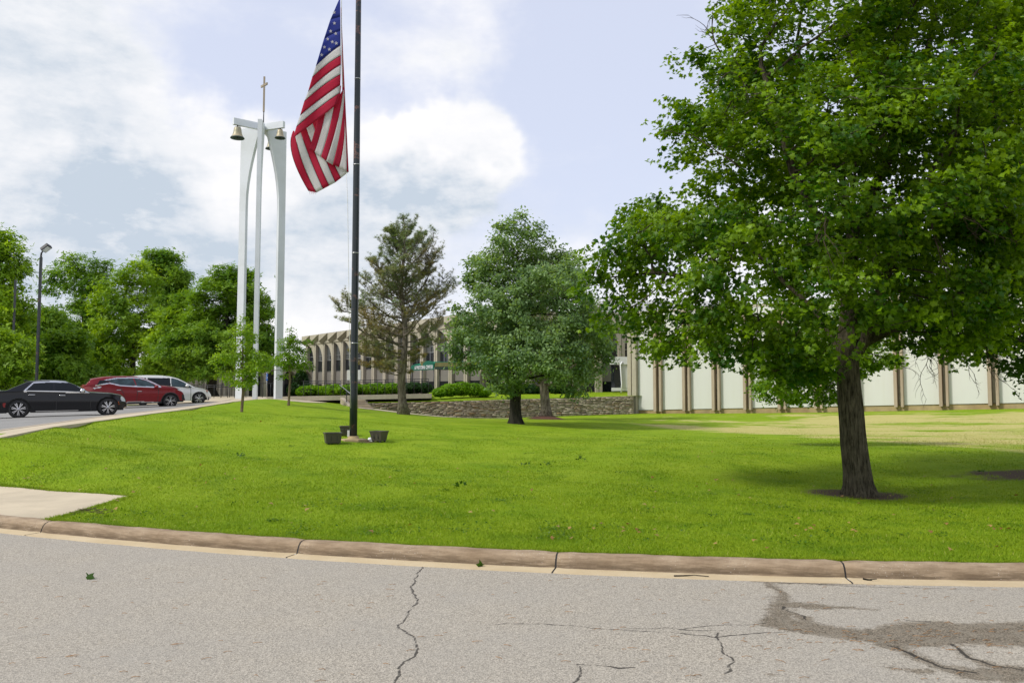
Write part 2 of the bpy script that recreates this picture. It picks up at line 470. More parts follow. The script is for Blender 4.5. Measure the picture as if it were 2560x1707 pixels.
def fast(name, verts, faces, mat, parent=None, attrs=None, smooth=False, mats=None, midx=None, local=False):
    """verts (n,3) array; faces (m,k) array of equal-length faces"""
    verts = np.asarray(verts, dtype=np.float32)
    if parent is not None and not local:
        verts = verts - np.array(parent_world(parent), dtype=np.float32)
    faces = np.asarray(faces, dtype=np.int32)
    me = bpy.data.meshes.new(name)
    me.vertices.add(len(verts))
    me.vertices.foreach_set('co', verts.ravel())
    nf, k = faces.shape
    me.loops.add(nf * k)
    me.loops.foreach_set('vertex_index', faces.ravel())
    me.polygons.add(nf)
    me.polygons.foreach_set('loop_start', np.arange(nf, dtype=np.int32) * k)
    me.polygons.foreach_set('loop_total', np.full(nf, k, dtype=np.int32))
    if smooth:
        me.polygons.foreach_set('use_smooth', np.ones(nf, dtype=bool))
    for mm in (mats or [mat]):
        me.materials.append(MATS[mm])
    if midx is not None:
        me.polygons.foreach_set('material_index', np.asarray(midx, dtype=np.int32))
    for an, av in (attrs or {}).items():
        a = me.attributes.new(an, 'FLOAT', 'POINT')
        a.data.foreach_set('value', np.asarray(av, dtype=np.float32))
    me.update()
    me.validate(verbose=False)
    return link(name, me, parent)


def parent_world(p):
    t = Vector((0, 0, 0))
    while p is not None:
        t = t + p.location
        p = p.parent
    return t


class MB:
    """collects simple shapes in world space, builds one mesh object"""
    def __init__(s):
        s.v, s.f, s.m, s.mats, s.s = [], [], [], [], []

    def mi(s, mat):
        if mat not in s.mats:
            s.mats.append(mat)
        return s.mats.index(mat)

    def poly(s, pts, mat, smooth=False):
        b = len(s.v)
        s.v += [tuple(p) for p in pts]
        s.f.append(tuple(range(b, b + len(pts))))
        s.m.append(s.mi(mat)); s.s.append(smooth)

    def raw(s, vs, fs, mat, smooth=False):
        b = len(s.v)
        s.v += [tuple(p) for p in vs]
        for f in fs:
            s.f.append(tuple(b + i for i in f)); s.m.append(s.mi(mat)); s.s.append(smooth)

    def box(s, lo, hi, mat, M=None):
        x0, y0, z0 = lo; x1, y1, z1 = hi
        vs = [Vector(p) for p in ((x0, y0, z0), (x1, y0, z0), (x1, y1, z0), (x0, y1, z0), (x0, y0, z1), (x1, y0, z1), (x1, y1, z1), (x0, y1, z1))]
        if M is not None:
            vs = [M @ p for p in vs]
        s.raw(vs, [(0, 3, 2, 1), (4, 5, 6, 7), (0, 1, 5, 4), (1, 2, 6, 5), (2, 3, 7, 6), (3, 0, 4, 7)], mat)

    def tube(s, pts, rads, mat, n=8, smooth=True, cap=True):
        pts = [Vector(p) for p in pts]
        if not hasattr(rads, '__len__'):
            rads = [rads] * len(pts)
        rings = []
        up = Vector((0.0123, 0.9, 0.1)).normalized()
        for i, p in enumerate(pts):
            d = (pts[min(i + 1, len(pts) - 1)] - pts[max(i - 1, 0)])
            d = d.normalized() if d.length > 1e-9 else Vector((0, 0, 1))
            a = d.cross(up)
            if a.length < 1e-3:
                a = d.cross(Vector((1, 0, 0)))
            a.normalize(); b2 = d.cross(a).normalized()
            rings.append([p + (a * math.cos(t) + b2 * math.sin(t)) * rads[i] for t in [2 * math.pi * k / n for k in range(n)]])
        vs = [q for r_ in rings for q in r_]
        fs = []
        for i in range(len(pts) - 1):
            for k in range(n):
                fs.append((i * n + k, i * n + (k + 1) % n, (i + 1) * n + (k + 1) % n, (i + 1) * n + k))
        if cap:
            fs.append(tuple(range(n)))
            fs.append(tuple((len(pts) - 1) * n + k for k in reversed(range(n))))
        s.raw(vs, fs, mat, smooth)

    def lathe(s, prof, mat, M, n=24, smooth=True):
        vs = []
        for r_, z in prof:
            for k in range(n):
                t = 2 * math.pi * k / n
                vs.append(M @ Vector((r_ * math.cos(t), r_ * math.sin(t), z)))
        fs = []
        for i in range(len(prof) - 1):
            for k in range(n):
                fs.append((i * n + k, i * n + (k + 1) % n, (i + 1) * n + (k + 1) % n, (i + 1) * n + k))
        s.raw(vs, fs, mat, smooth)

    def prism(s, outline, axis_pts, mat):
        """outline: list of points (Vector); axis_pts: extrusion vector"""
        ex = Vector(axis_pts)
        a = [Vector(p) for p in outline]
        b = [p + ex for p in a]
        n = len(a)
        s.raw(a + b, [tuple(range(n)), tuple(reversed(range(n, 2 * n)))] + [(i, (i + 1) % n, n + (i + 1) % n, n + i) for i in range(n)], mat)

    def build(s, name, parent=None, bevel=0.0, local=False):
        me = bpy.data.meshes.new(name)
        off = Vector((0, 0, 0)) if (parent is None or local) else parent_world(parent)
        me.from_pydata([Vector(v) - off for v in s.v], [], s.f)
        for mm in s.mats:
            me.materials.append(MATS[mm])
        me.polygons.foreach_set('material_index', s.m)
        me.polygons.foreach_set('use_smooth', s.s)
        bm = bmesh.new(); bm.from_mesh(me)
        bmesh.ops.recalc_face_normals(bm, faces=bm.faces)
        bm.to_mesh(me); bm.free()
        me.update()
        o = link(name, me, parent)
        if bevel:
            md = o.modifiers.new('edge', 'BEVEL'); md.width = bevel; md.segments = 2; md.limit_method = 'ANGLE'
        return o


# ------------------------------------------------------------------ ground heights
def yc(x):
    """near edge of the gutter (asphalt side) along the street"""
    x = np.asarray(x, dtype=float)
    xx = np.minimum(x, 5.6)
    return 7.602 - 0.230 * xx + 0.0203 * xx * xx


CTRL = []
for x in np.linspace(-24, 40, 17):
    CTRL.append((x, float(yc(x)) + 0.37, 0.112))


def cp(px, py, Y, dz=0.0):
    p = P(px, py, Y); CTRL.append((p.x, p.y, p.z + dz)); return p


for q in ((0, 1084, 19), (131, 1067, 19), (376, 1034, 28), (455, 1024, 34), (582, 1004, 43), (642, 997.5, 47.5)):
    cp(*q, -0.03)
_ip = [P(131, 1067, 19), P(376, 1034, 28), P(455, 1024, 34), P(582, 1004, 43), P(642, 997.5, 47.5)]
for _a, _b in zip(_ip[:-1], _ip[1:]):
    for _t in (.33, .66):
        _q = _a.lerp(_b, _t); CTRL.append((_q.x, _q.y, _q.z - .03))
_i0 = _ip[0] + (_ip[0] - _ip[1]) * .45
_i0.z = _ip[0].z - .14
for _t in (0, .35, .7):
    _q = _i0.lerp(_ip[0], _t); CTRL.append((_q.x, _q.y, _q.z - .03)); CTRL.append((_q.x + 1.0, _q.y - .1, _q.z - .14))
CTRL += [(-8.16, 13.29, .12), (-9.2, 14.1, .13), (-10.4, 14.0, .12), (-7.0, 12.6, .12), (-7.5, 11.5, .115)]
_kp = [P(0, 1077, 19), P(276, 1039, 28), P(376, 1028, 34), P(520, 1011, 43), P(585, 998, 47.5)]
for _a, _b in zip(_kp[:-1], _kp[1:]):
    for _t in (0, .33, .66):
        _q = _a.lerp(_b, _t); CTRL.append((_q.x, _q.y, _q.z - .15)); CTRL.append((_q.x - .9, _q.y, _q.z - .17))
CTRL.append((_b.x, _b.y, _b.z - .13))
for q in ((46, 1046, 31), (262, 1040, 32), (417, 1019.5, 42), (485, 1011, 46.5), (100, 1030, 41), (200, 1012, 50)):
    cp(*q, -0.03)
for q in ((671, 997, 46.5), (755, 1006, 47.5), (876, 1019, 49.5), (1050, 1038, 53), (1166, 1046, 56), (607, 1039, 35), (724, 1014, 43),
          (886, 1100, 22), (1010, 1036, 47), (1290, 1059, 40), (1363, 1047, 48), (1585, 1034, 61.5), (2070, 1030, 54), (2555, 1022, 47), (1430, 1041, 58),
          (1560, 1071, 40), (1985, 1098, 28.5), (2176, 1108, 25.5), (2560, 1142, 20), (2140, 1238, 15), (2500, 1194, 17), (1280, 1150, 19), (1700, 1150, 18.5),
          (700, 1150, 17.5), (400, 1100, 20.5), (1280, 1240, 12.3), (400, 1180, 14), (1000, 1060, 32)):
    cp(*q)
CTRL += [(-60, 20, .6), (-60, 60, 1.1), (-30, 60, 1.32), (-15, 60, 1.25), (-22, 80, 1.3), (-120, 200, 1.3), (120, 200, 1.3), (0, 200, 1.3), (0, 90, .8), (20, 80, .8),
         (60, 40, 1.0), (60, 15, .2), (0, 600, 1.3), (-500, 500, 1.3), (500, 500, 1.3), (-400, 20, .3), (400, 20, .3)]
CTRL = np.array(CTRL)


def _k(r2):
    return 0.5 * r2 * np.log(r2 + 1e-9)


_n = len(CTRL)
_A = np.zeros((_n + 3, _n + 3))
_d2 = ((CTRL[:, None, :2] - CTRL[None, :, :2]) ** 2).sum(-1)
_A[:_n, :_n] = _k(_d2) + np.eye(_n) * 0.05
_A[:_n, _n] = 1; _A[:_n, _n + 1:] = CTRL[:, :2]
_A[_n, :_n] = 1; _A[_n + 1:, :_n] = CTRL[:, :2].T
_W = np.linalg.solve(_A, np.concatenate([CTRL[:, 2], np.zeros(3)]))


def H(x, y):
    x = np.asarray(x, dtype=float); y = np.asarray(y, dtype=float)
    sh = x.shape
    xf, yf = x.ravel(), y.ravel()
    z = np.zeros(len(xf))
    for i in range(0, len(xf), 20000):
        a, b = xf[i:i + 20000], yf[i:i + 20000]
        r2 = (a[:, None] - CTRL[:, 0]) ** 2 + (b[:, None] - CTRL[:, 1]) ** 2
        z[i:i + 20000] = _k(r2) @ _W[:_n] + _W[_n] + a * _W[_n + 1] + b * _W[_n + 2]
    # settle exactly to the kerb's back near the street
    s = np.clip((yf - yc(xf) - 0.35) / 1.6, 0, 1); s = s * s * (3 - 2 * s)
    z = 0.112 * (1 - s) + z * s
    z = np.clip(z, -0.6, 2.5)
    return z.reshape(sh)


def hz(x, y):
    return float(H(np.array([x]), np.array([y]))[0])


def at(px, Y, dz=0.0):
    """point on the ground below photo column px at depth Y"""
    x = (px - CX) / FPX * Y / math.cos(PITCH) * 1.0
    return Vector((x, Y, hz(x, Y) + dz))


def ss(e0, e1, v):
    t = np.clip((v - e0) / (e1 - e0), 0, 1)
    return t * t * (3 - 2 * t)


def seg_dist(px, py, line):
    d = np.full(px.shape, 1e9)
    for (a, b) in zip(line[:-1], line[1:]):
        ax, ay, ar = a; bx, by, br = b
        dx, dy = bx - ax, by - ay
        t = np.clip(((px - ax) * dx + (py - ay) * dy) / max(dx * dx + dy * dy, 1e-12), 0, 1)
        d = np.minimum(d, np.hypot(px - ax - t * dx, py - ay - t * dy) - (ar + t * (br - ar)))
    return d


# wall of the white building, used for the dry turf in front of it
WA = P(1587, 1030, 62.0); WB = P(2556, 1020, 47.2)
WDIR = (Vector((WB.x, WB.y)) - Vector((WA.x, WA.y))).normalized()


def vn2(x, y, seed=0):
    """smooth value noise"""
    xi, yi = np.floor(x).astype(np.int64), np.floor(y).astype(np.int64)
    fx, fy = x - xi, y - yi
    fx, fy = fx * fx * (3 - 2 * fx), fy * fy * (3 - 2 * fy)

    def h(a, b):
        n = (a * 374761393 + b * 668265263 + seed * 974711) & 0x7fffffff
        n = ((n ^ (n >> 13)) * 1274126177) & 0x7fffffff
        return ((n ^ (n >> 16)) & 0xffff) / 65535.0
    return (h(xi, yi) * (1 - fx) + h(xi + 1, yi) * fx) * (1 - fy) + (h(xi, yi + 1) * (1 - fx) + h(xi + 1, yi + 1) * fx) * fy


def fbm2(x, y, seed=0, octs=4):
    v, a, s_ = 0.0, 0.5, 0.0
    for k in range(octs):
        v = v + a * vn2(x * 2 ** k, y * 2 ** k, seed + k); s_ += a; a *= .55
    return v / s_


def dry_field(x, y):
    fold = [(5.3, 45, 0), (10.2, 28.5, 0), (12.4, 20, 0), (20, 12, 0)]
    u = (x - WA.x) * WDIR.x + (y - WA.y) * WDIR.y            # along the wall
    nrm = (x - WA.x) * (-WDIR.y) + (y - WA.y) * WDIR.x       # negative towards the camera
    front = -nrm * -1.0
    dw = -nrm if True else nrm
    dw = np.abs(nrm)
    fx = np.interp(y, [12, 20, 28.5, 45, 60], [20, 12.6, 10.4, 5.6, 0.5])
    base = ss(0.1, 1.4, x - fx) * ss(1.2, 3.2, dw)
    side = ss(1.0, 23.0, u + 0.35 * dw)
    st_ = .62 * fbm2(u * .22 + 3, nrm * .55, 5, 5) + .38 * fbm2(u * .7 + .3 * nrm, nrm * 1.4, 9, 4)
    m = base * ss(0.0, .14, st_ - (.71 - .34 * side)) * .85
    return m * (nrm < 50)


def dirt_field(x, y):
    m = np.zeros(x.shape)
    for c, rx, ry in MULCH:
        q = np.hypot((x - c[0]) / rx, (y - c[1]) / ry) + (fbm2(x * 2.2, y * 2.2, 3) - .5) * .9
        m = np.maximum(m, 1 - ss(0.75, 1.15, q))
    return m


MAPLE = at(2140, 15.0); MAPLE2 = at(2700, 17.2); PINE2 = at(1363, 48); POLE = at(886, 22.0)
MULCH = [((MAPLE.x + .12, MAPLE.y), 1.05, .62), ((MAPLE2.x - .4, MAPLE2.y + .1), 2.1, 0.75), ((PINE2.x, PINE2.y), 1.05, 1.1), ((POLE.x + .25, POLE.y - .15), .42, .3)]

# sidewalk stub at the left of the street


def in_stub(x, y):
    # region between the stub's back edge (A-B-C) and the kerb, left of C-D
    back = np.interp(x, [-14.5, -8.16, -5.41], [19.5, 13.29, 11.78])
    side = np.interp(y, [9.8, 10.2, 10.7, 11.78], [-5.55, -5.49, -5.44, -5.41])
    return (y < back) & (x < side)


def lot_edge(y):
    return np.interp(y, KY, KX)


KP = [P(0, 1077, 19), P(276, 1039, 28), P(376, 1028, 34), P(520, 1011, 43), P(585, 998, 47.5)]
IP = [P(131, 1067, 19), P(376, 1034, 28), P(455, 1024, 34), P(582, 1004, 43), P(642, 997.5, 47.5)]
KP = [KP[0] + (KP[0] - KP[1]) * 0.45] + KP; IP = [IP[0] + (IP[0] - IP[1]) * 0.45] + IP
KP[0].z = KP[1].z - .12; IP[0].z = IP[1].z - .14
KY = [p.y for p in KP]; KX = [p.x for p in KP]
IY = [p.y for p in IP]; IX = [p.x for p in IP]


# ------------------------------------------------------------------ ground sheet
def grid_faces(nu, nv):
    i = np.arange(nu - 1)[:, None] * nv + np.arange(nv - 1)[None, :]
    return np.stack([i, i + nv, i + nv + 1, i + 1], -1).reshape(-1, 4)


def spaced(lims):
    o = []
    for a, b, d in lims:
        o += list(np.arange(a, b - 1e-6, d))
    return np.array(o + [lims[-1][1]])


gx = spaced([(-600, -100, 50), (-100, -30, 5), (-30, -14, .5), (-14, 26, .2), (26, 40, .7), (40, 100, 5), (100, 600, 50)])
gs = spaced([(0, 12, .15), (12, 40, .3), (40, 70, 1.0), (70, 160, 6), (160, 900, 60)])
GX, GS = np.meshgrid(gx, gs, indexing='ij')
GY = yc(np.clip(GX, -24, 40)) + 0.35 + GS
GZ = H(GX, GY)
far = ss(110, 160, np.hypot(GX, GY)); GZ = GZ * (1 - far) + 1.2 * far
GZ = GZ + (np.sin(GX * 2.1 + GY * .7) * np.sin(GY * 1.3 - GX * .4)) * 0.006 * ss(0.3, 2, GS)
stubm = in_stub(GX, GY)
GZ = GZ - 0.05 * stubm
gr = fast('lawn', np.stack([GX, GY, GZ], -1).reshape(-1, 3), grid_faces(len(gx), len(gs)), 'lawn',
          attrs={'dry': dry_field(GX, GY).ravel(), 'dirt': np.maximum(dirt_field(GX, GY), stubm * 1.0).ravel()}, smooth=True)
tag(gr, kind='structure')

# road
CR = []


def pl(pts, sc, ox, oy, r0, r1=None):
    o = []
    for i, q in enumerate(pts):
        rr = q[2] if len(q) > 2 else r0
        px, py = ox + q[0] / sc, oy + q[1] / sc
        Y = EYE * FPX / (py - 985.0)
        # exact ray hit with z = 0
        d = P(px, py, 1.0) - Vector((0, 0, EYE))
        k = EYE / -d.z
        o.append((d.x * k, d.y * k, rr))
    return o


A6 = (2.613, 900, 1300); A7 = (2.735, 1700, 1340)
cracks = [
    pl([(410, 300), (350, 375), (340, 420), (355, 460), (375, 515), (355, 555), (330, 610), (290, 660), (250, 690), (275, 720), (355, 770), (365, 800), (375, 840), (345, 885), (300, 915), (265, 935), (230, 970), (240, 1064), (225, 1150)], *A6, .006),
    pl([(860, 680, 0), (960, 672), (1200, 678), (1400, 692), (1600, 710), (1790, 722), (2000, 728), (2200, 745), (2340, 765)], *A6, .005),
    pl([(1620, 695, 0), (1800, 708), (2000, 700), (2150, 715), (2352, 720)], *A6, .004),
    pl([(1430, 940), (1560, 950), (1680, 965, .012), (1790, 960)], *A6, .004), pl([(1460, 955), (1430, 1010), (1415, 1064), (1400, 1150)], *A6, .006),
    pl([(250, 660), (290, 740), (300, 800, .008), (375, 860), (345, 920), (275, 945, 0)], *A7, .006),
    pl([(550, 305), (900, 325), (1200, 345), (1700, 355), (2080, 365, 0)], *A7, .006),
    pl([(0, 632), (250, 605), (480, 605), (600, 590)], *A7, .004), pl([(0, 655), (250, 687), (500, 660), (700, 650)], *A7, .005),
    pl([(700, 480), (740, 510), (850, 540), (860, 570)], *A7, .006),
    pl([(1510, 560, 0), (1560, 575), (1700, 585)], *A7, .006),
    pl([(1430, 740), (1650, 830), (1800, 890), (2000, 930)], *A7, .010), pl([(1860, 740), (1960, 820), (2100, 870), (2352, 920)], *A7, .009),
]
patches = [
    pl([(560, 292, .03), (640, 345, .035), (690, 395, .045), (690, 440, .05), (680, 470, .09)], *A7, .05),
    pl([(590, 470, .02), (700, 465, .08), (850, 475, .10), (1000, 485, .07), (1150, 492, .03), (1350, 505, .0)], *A7, .05),
    pl([(690, 500, .07), (660, 560, .10), (600, 600, .06)], *A7, .05), pl([(740, 520, .03), (850, 560, .06), (860, 600, .1)], *A7, .05),
    pl([(560, 600, .02), (750, 605, .16), (950, 640, .15), (1200, 675, .14), (1500, 690, .22), (1750, 660, .28), (2000, 665, .26), (2352, 670, .28), (2700, 660, .3)], *A7, .05),
    pl([(1430, 740, .12), (1550, 790, .04), (1650, 835, .035), (1800, 890, .06), (2000, 940, .10), (2352, 960, .13)], *A7, .05),
    pl([(1860, 740, .02), (1960, 820, .02), (2100, 880, .06), (2352, 920, .08)], *A7, .05),
    pl([(640, 940, 0.01), (1480, 905, .012)], 2.735, 1700, 1340, .01)[:1] + pl([(650, 945, .01)], *A7, .01),
    pl([(1470, 905, .03), (1500, 903, .02)], *A7, .03), pl([(1640, 925, .05), (1720, 915, .02)], *A7, .03),
    pl([(500, 310, .02), (1000, 325, .03), (1250, 330, 0.0)], *A7, .03),
]
rx = spaced([(-60, -8, 4), (-8, -2.4, .1), (-2.4, 5.4, .014), (5.4, 10, .1), (10, 60, 5)])
ry = spaced([(-50, 1, 5), (1, 3.4, .3), (3.4, 8.2, .014), (8.2, 12, .1), (12, 26, 1)])
RX, RY = np.meshgrid(rx, ry, indexing='ij')
near = (RX > -8) & (RX < 10) & (RY > 1) & (RY < 12)
jx = (fbm2(RX * 7, RY * 7, 1, 4) - .5) * .085; jy = (fbm2(RX * 7 + 40, RY * 7, 2, 4) - .5) * .065
cf = np.full(RX.shape, 1.0); pf = np.full(RX.shape, 1.0)
for c in cracks:
    cf = np.minimum(cf, seg_dist(RX + jx, RY + jy, c))
for c in patches:
    if len(c) > 1:
        pf = np.minimum(pf, seg_dist(RX + jx * 1.5, RY + jy * 1.5, c))
keep = RY < yc(np.clip(RX, -24, 40)) + 0.12
fcs = grid_faces(len(rx), len(ry))
kf = keep.ravel()[fcs].any(1)
road = fast('road', np.stack([RX, RY, np.zeros(RX.shape)], -1).reshape(-1, 3), fcs[kf], 'road_asphalt', attrs={'crack': cf.ravel(), 'patch': pf.ravel()})
tag(road, kind='structure')

# kerb and gutter, in lengths with open joints
kx = [-24, -18.0, -12.5, -8.6, -5.52, -2.21, 0.36, 2.88, 5.6, 8.4, 11.4, 15, 20, 26, 34, 40]
prof = [(-0.02, -0.03), (0.0, 0.008), (0.17, 0.009), (0.182, 0.020), (0.195, 0.058), (0.212, 0.092), (0.240, 0.118), (0.275, 0.130), (0.325, 0.133), (0.37, 0.127), (0.375, 0.0)]
kv, kfc = [], []
for a, b in zip(kx[:-1], kx[1:]):
    n = max(4, int((b - a) / 0.12))
    xs = np.linspace(a + 0.008, b - 0.008, n)
    base = len(kv)
    for i, x in enumerate(xs):
        sl = (float(yc(x + .01)) - float(yc(x - .01))) / .02
        nn = Vector((-sl, 1)).normalized()
        edge = min(i, n - 1 - i)
        wob = 0.004 * math.sin(x * 7.3) + 0.003 * math.sin(x * 19)
        for j, (t, z) in enumerate(prof):
            zz = z
            if edge == 0 and 3 <= j <= 9:
                zz -= 0.012; t = t + 0.006
            kv.append((x + nn.x * (t + wob), float(yc(x)) + nn.y * (t + wob), zz + (wob * .5 if 2 < j < 10 else 0)))
    m = len(prof)
    for i in range(n - 1):
        for j in range(m - 1):
            kfc.append((base + i * m + j, base + (i + 1) * m + j, base + (i + 1) * m + j + 1, base + i * m + j + 1))
    for e in (0, n - 1):   # end caps as quads
        for j in range(2, 6):
            kfc.append((base + e * m + j, base + e * m + j + 1, base + e * m + m - 1 - (j - 1), base + e * m + m - 1 - (j - 2)) if False else (base + e * m + j, base + e * m + j + 1, base + e * m + 9, base + e * m + 10))
kb = fast('kerb', np.array(kv), np.array(kfc), 'kerb_concrete', smooth=True)
tag(kb, kind='structure')
jv, jf = [], []
for x in kx[1:-1]:
    sl = (float(yc(x + .01)) - float(yc(x - .01))) / .02
    nn = Vector((-sl, 1)).normalized(); b_ = len(jv)
    for dx in (-.011, .011):
        for (t, z) in prof[1:-1]:
            jv.append((x + dx + nn.x * (t + .012), float(yc(x + dx)) + nn.y * (t + .012), max(z - .012, .0025) if t > .175 else .004))
    k_ = len(prof) - 2
    jf += [(b_ + j, b_ + j + 1, b_ + k_ + j + 1, b_ + k_ + j) for j in range(k_ - 1)]
tag(fast('kerb_joints', np.array(jv), np.array(jf), 'dark_void'), kind='structure')


def strip(name, A, B, mat, nu=40, nv=6, off=0.0, follow=True, za=None, smooth=True):
    """sheet between two polylines of (x,y[,z]) points; follows the ground unless z is given"""
    def res(L, n):
        L = np.array([list(p) for p in L], dtype=float)
        d = np.concatenate([[0], np.cumsum(np.hypot(np.diff(L[:, 0]), np.diff(L[:, 1])))])
        t = np.linspace(0, d[-1], n)
        return np.stack([np.interp(t, d, L[:, k]) for k in range(L.shape[1])], -1)
    a, b = res(A, nu), res(B, nu)
    t = np.linspace(0, 1, nv)[None, :, None]
    g = a[:, None, :] * (1 - t) + b[:, None, :] * t
    if follow:
        z = H(g[..., 0], g[..., 1]) + off
    else:
        z = g[..., 2] + off
    o = fast(name, np.stack([g[..., 0], g[..., 1], z], -1).reshape(-1, 3), grid_faces(nu, nv), mat, smooth=smooth)
    return tag(o, kind='structure')


# sidewalk stub (lower left): back edge above the kerb
sb = [(-14.5, 19.5), (-8.16, 13.29), (-5.41, 11.78)]
sf = [(-14.5, float(yc(-14.5)) + .36), (-8.6, float(yc(-8.6)) + .36), (-5.52, float(yc(-5.52)) + .36)]
strip('sidewalk', sf, sb, 'plaza_concrete', 60, 20, 0.012)
# driveway walk beside the parking lot, its kerb and the lot
strip('footpath', [tuple(p) for p in KP], [tuple(p) for p in IP], 'plaza_concrete', 60, 4, 0.0, follow=False)
m = MB()
for a, b in zip(IP[:-1], IP[1:]):
    m.poly([a, b, b + Vector((.02, 0, -.5)), a + Vector((.02, 0, -.5))], 'plaza_concrete')
tag(m.build('footpath_edge'), kind='structure')
m = MB()
for a, b in zip(KP[:-1], KP[1:]):
    o1 = Vector((-0.03, 0, 0))
    m.raw([a + Vector((-.16, 0, .012)), b + Vector((-.16, 0, .012)), b + Vector((.0, 0, .006)), a + Vector((.0, 0, .006)), a + Vector((-.18, 0, -.25)), b + Vector((-.18, 0, -.25))],
          [(0, 1, 2, 3), (4, 5, 1, 0)], 'concrete_stair')
tag(m.build('driveway_kerb'), kind='structure')
LOT_L = [(-60, 12), (-60, 26), (-60, 40), (-60, 52)]
strip('parking_lot', [(p.x - .15, p.y) for p in KP], LOT_L, 'lot_asphalt', 60, 120, 0.05)
# plaza round the bell tower and the walk in front of the stone wall
strip('plaza', [(IP[-1].x, IP[-1].y), (-13.0, 50), (-12.6, 58.5)], [(-34, 52), (-34, 56), (-34, 60)], 'plaza_concrete', 20, 16, 0.02)
strip('plaza_apron', [(-12.6, 58.5), (-11, 70), (-9, 84)], [(-34, 60), (-34, 70), (-34, 84)], 'plaza_concrete', 20, 16, 0.016)
strip('garden_path', [tuple(P(880, 1021.5, 50.5).xy), tuple(P(1050, 1039, 53.2).xy), tuple(P(1166, 1046.5, 55.2).xy), tuple(P(1290, 1052, 56.0).xy)],
      [tuple(P(905, 1021, 55.0).xy), tuple(P(1050, 1039, 55.6).xy), tuple(P(1166, 1046, 56.6).xy), tuple(P(1290, 1050, 56.6).xy)], 'plaza_concrete', 40, 6, 0.03)


# ------------------------------------------------------------------ grass blades
def grass():
    N = 560000
    Y = 1 / rng.uniform(1 / 42.0, 1 / 7.2, N)
    X = rng.uniform(-0.72, 0.72, N) * Y + rng.uniform(-.5, .5, N)
    n_edge = 26000      # longer fringe hanging over the kerb
    Xe = rng.uniform(-5.8, 7.5, n_edge); Ye = yc(Xe) + 0.36 + rng.exponential(0.05, n_edge)
    X = np.concatenate([X, Xe]); Y = np.concatenate([Y, Ye])
    ex, ey = [], []
    for (x0, y0), (x1, y1) in [((-9.2, 14.35), (-8.16, 13.32)), ((-8.16, 13.32), (-5.41, 11.80)), ((-5.41, 11.78), (-5.44, 10.7)), ((-5.44, 10.7), (-5.52, 9.95))] + [((IP[i].x, IP[i].y), (IP[i + 1].x, IP[i + 1].y)) for i in range(1, 4)]:
        m_ = int(math.hypot(x1 - x0, y1 - y0) * 900); t_ = rng.random(m_)
        ex.append(x0 + (x1 - x0) * t_ + np.abs(rng.normal(0, .035, m_)) + .02 * np.sin(t_ * 40)); ey.append(y0 + (y1 - y0) * t_ + rng.normal(0, .03, m_))
    ex, ey = np.concatenate(ex), np.concatenate(ey)
    X = np.concatenate([X, ex]); Y = np.concatenate([Y, ey]); free = np.arange(len(X)) >= N + n_edge
    edge = np.concatenate([np.zeros(N, bool), np.ones(n_edge + len(ex), bool)])
    ok = (Y > yc(X) + 0.355) & ~in_stub(X, Y) & ((Y < 14) | (X > np.interp(Y, IY, IX) + .03))
    ok |= free
    dm = dirt_field(X, Y)
    ok &= rng.random(len(X)) > dm * 0.93
    # the walk by the wall and the area behind it stay free
    ok &= ~((Y > 50) & (X < 12))
    X, Y, edge, dm = X[ok], Y[ok], edge[ok], dm[ok]
    Z = H(X, Y)
    n = len(X)
    cl = 0.5 + 0.5 * np.sin(X * 5.1 + 1.7 * np.sin(Y * 3.3)) * np.sin(Y * 4.3 + 1.3 * np.sin(X * 2.9))
    h = rng.uniform(0.012, 0.030, n) * (1 + 0.30 * cl) * (1 + np.maximum(0, Y - 8) * 0.012)
    h *= np.clip(1.15 - (Y - 9) * 0.035, .32, 1)
    h[edge] *= rng.uniform(0.8, 1.5, edge.sum())
    wdt = 0.0032 * (Y / 8.0) ** 0.95 * rng.uniform(0.7, 1.4, n)
    th = rng.uniform(0, 2 * np.pi, n)
    lean = rng.uniform(0.3, 1.5, n) * h
    lt = th + rng.uniform(0.8, 2.3, n)
    a = np.stack([X - np.cos(th) * wdt, Y - np.sin(th) * wdt, Z - .004], -1)
    b = np.stack([X + np.cos(th) * wdt, Y + np.sin(th) * wdt, Z - .004], -1)
    c = np.stack([X + np.cos(lt) * lean, Y + np.sin(lt) * lean, Z + h], -1)
    V = np.stack([a, b, c], 1).reshape(-1, 3)
    F = np.arange(3 * n).reshape(-1, 3)
    tint = np.repeat(np.clip(rng.normal(0.5, 0.28, n), 0, 1), 3)
    dr = dry_field(X, Y) * (rng.random(n) < 0.8)
    dr = np.maximum(dr, (rng.random(n) < 0.012) * 0.8)
    o = fast('grass', V, F, 'grass_blade', attrs={'tint': tint, 'dry': np.repeat(dr, 3)})
    tag(o, 'short bright green mown grass growing over the lawn', 'grass', kind='stuff')


grass()



# ------------------------------------------------------------------ leaves and trees
def tpl_maple():
    pts = [(0, 1.0), (.20, .62), (.34, .66), (.30, .42), (.78, .52), (.52, .22), (.62, -.08), (.22, -.10), (.04, -.32), (-.04, -.32), (-.22, -.10), (-.62, -.08), (-.52, .22), (-.78, .52), (-.30, .42), (-.34, .66), (-.20, .62)]
    v = [(0, .15, 0.0)] + [(x * .62, y * .62 + .0, -0.22 * abs(x) - .10 * max(0, y)) for x, y in pts]
    n = len(pts)
    return np.array(v), np.array([(0, 1 + (i + 1) % n, 1 + i) for i in range(n)])


def tpl_maple_lo():
    pts = [(0, 1.0), (.26, .45), (.78, .5), (.42, .0), (.05, -.3), (-.42, .0), (-.78, .5), (-.26, .45)]
    v = [(0, .15, 0.0)] + [(x * .62, y * .62, -0.22 * abs(x)) for x, y in pts]
    n = len(pts)
    return np.array(v), np.array([(0, 1 + (i + 1) % n, 1 + i) for i in range(n)])


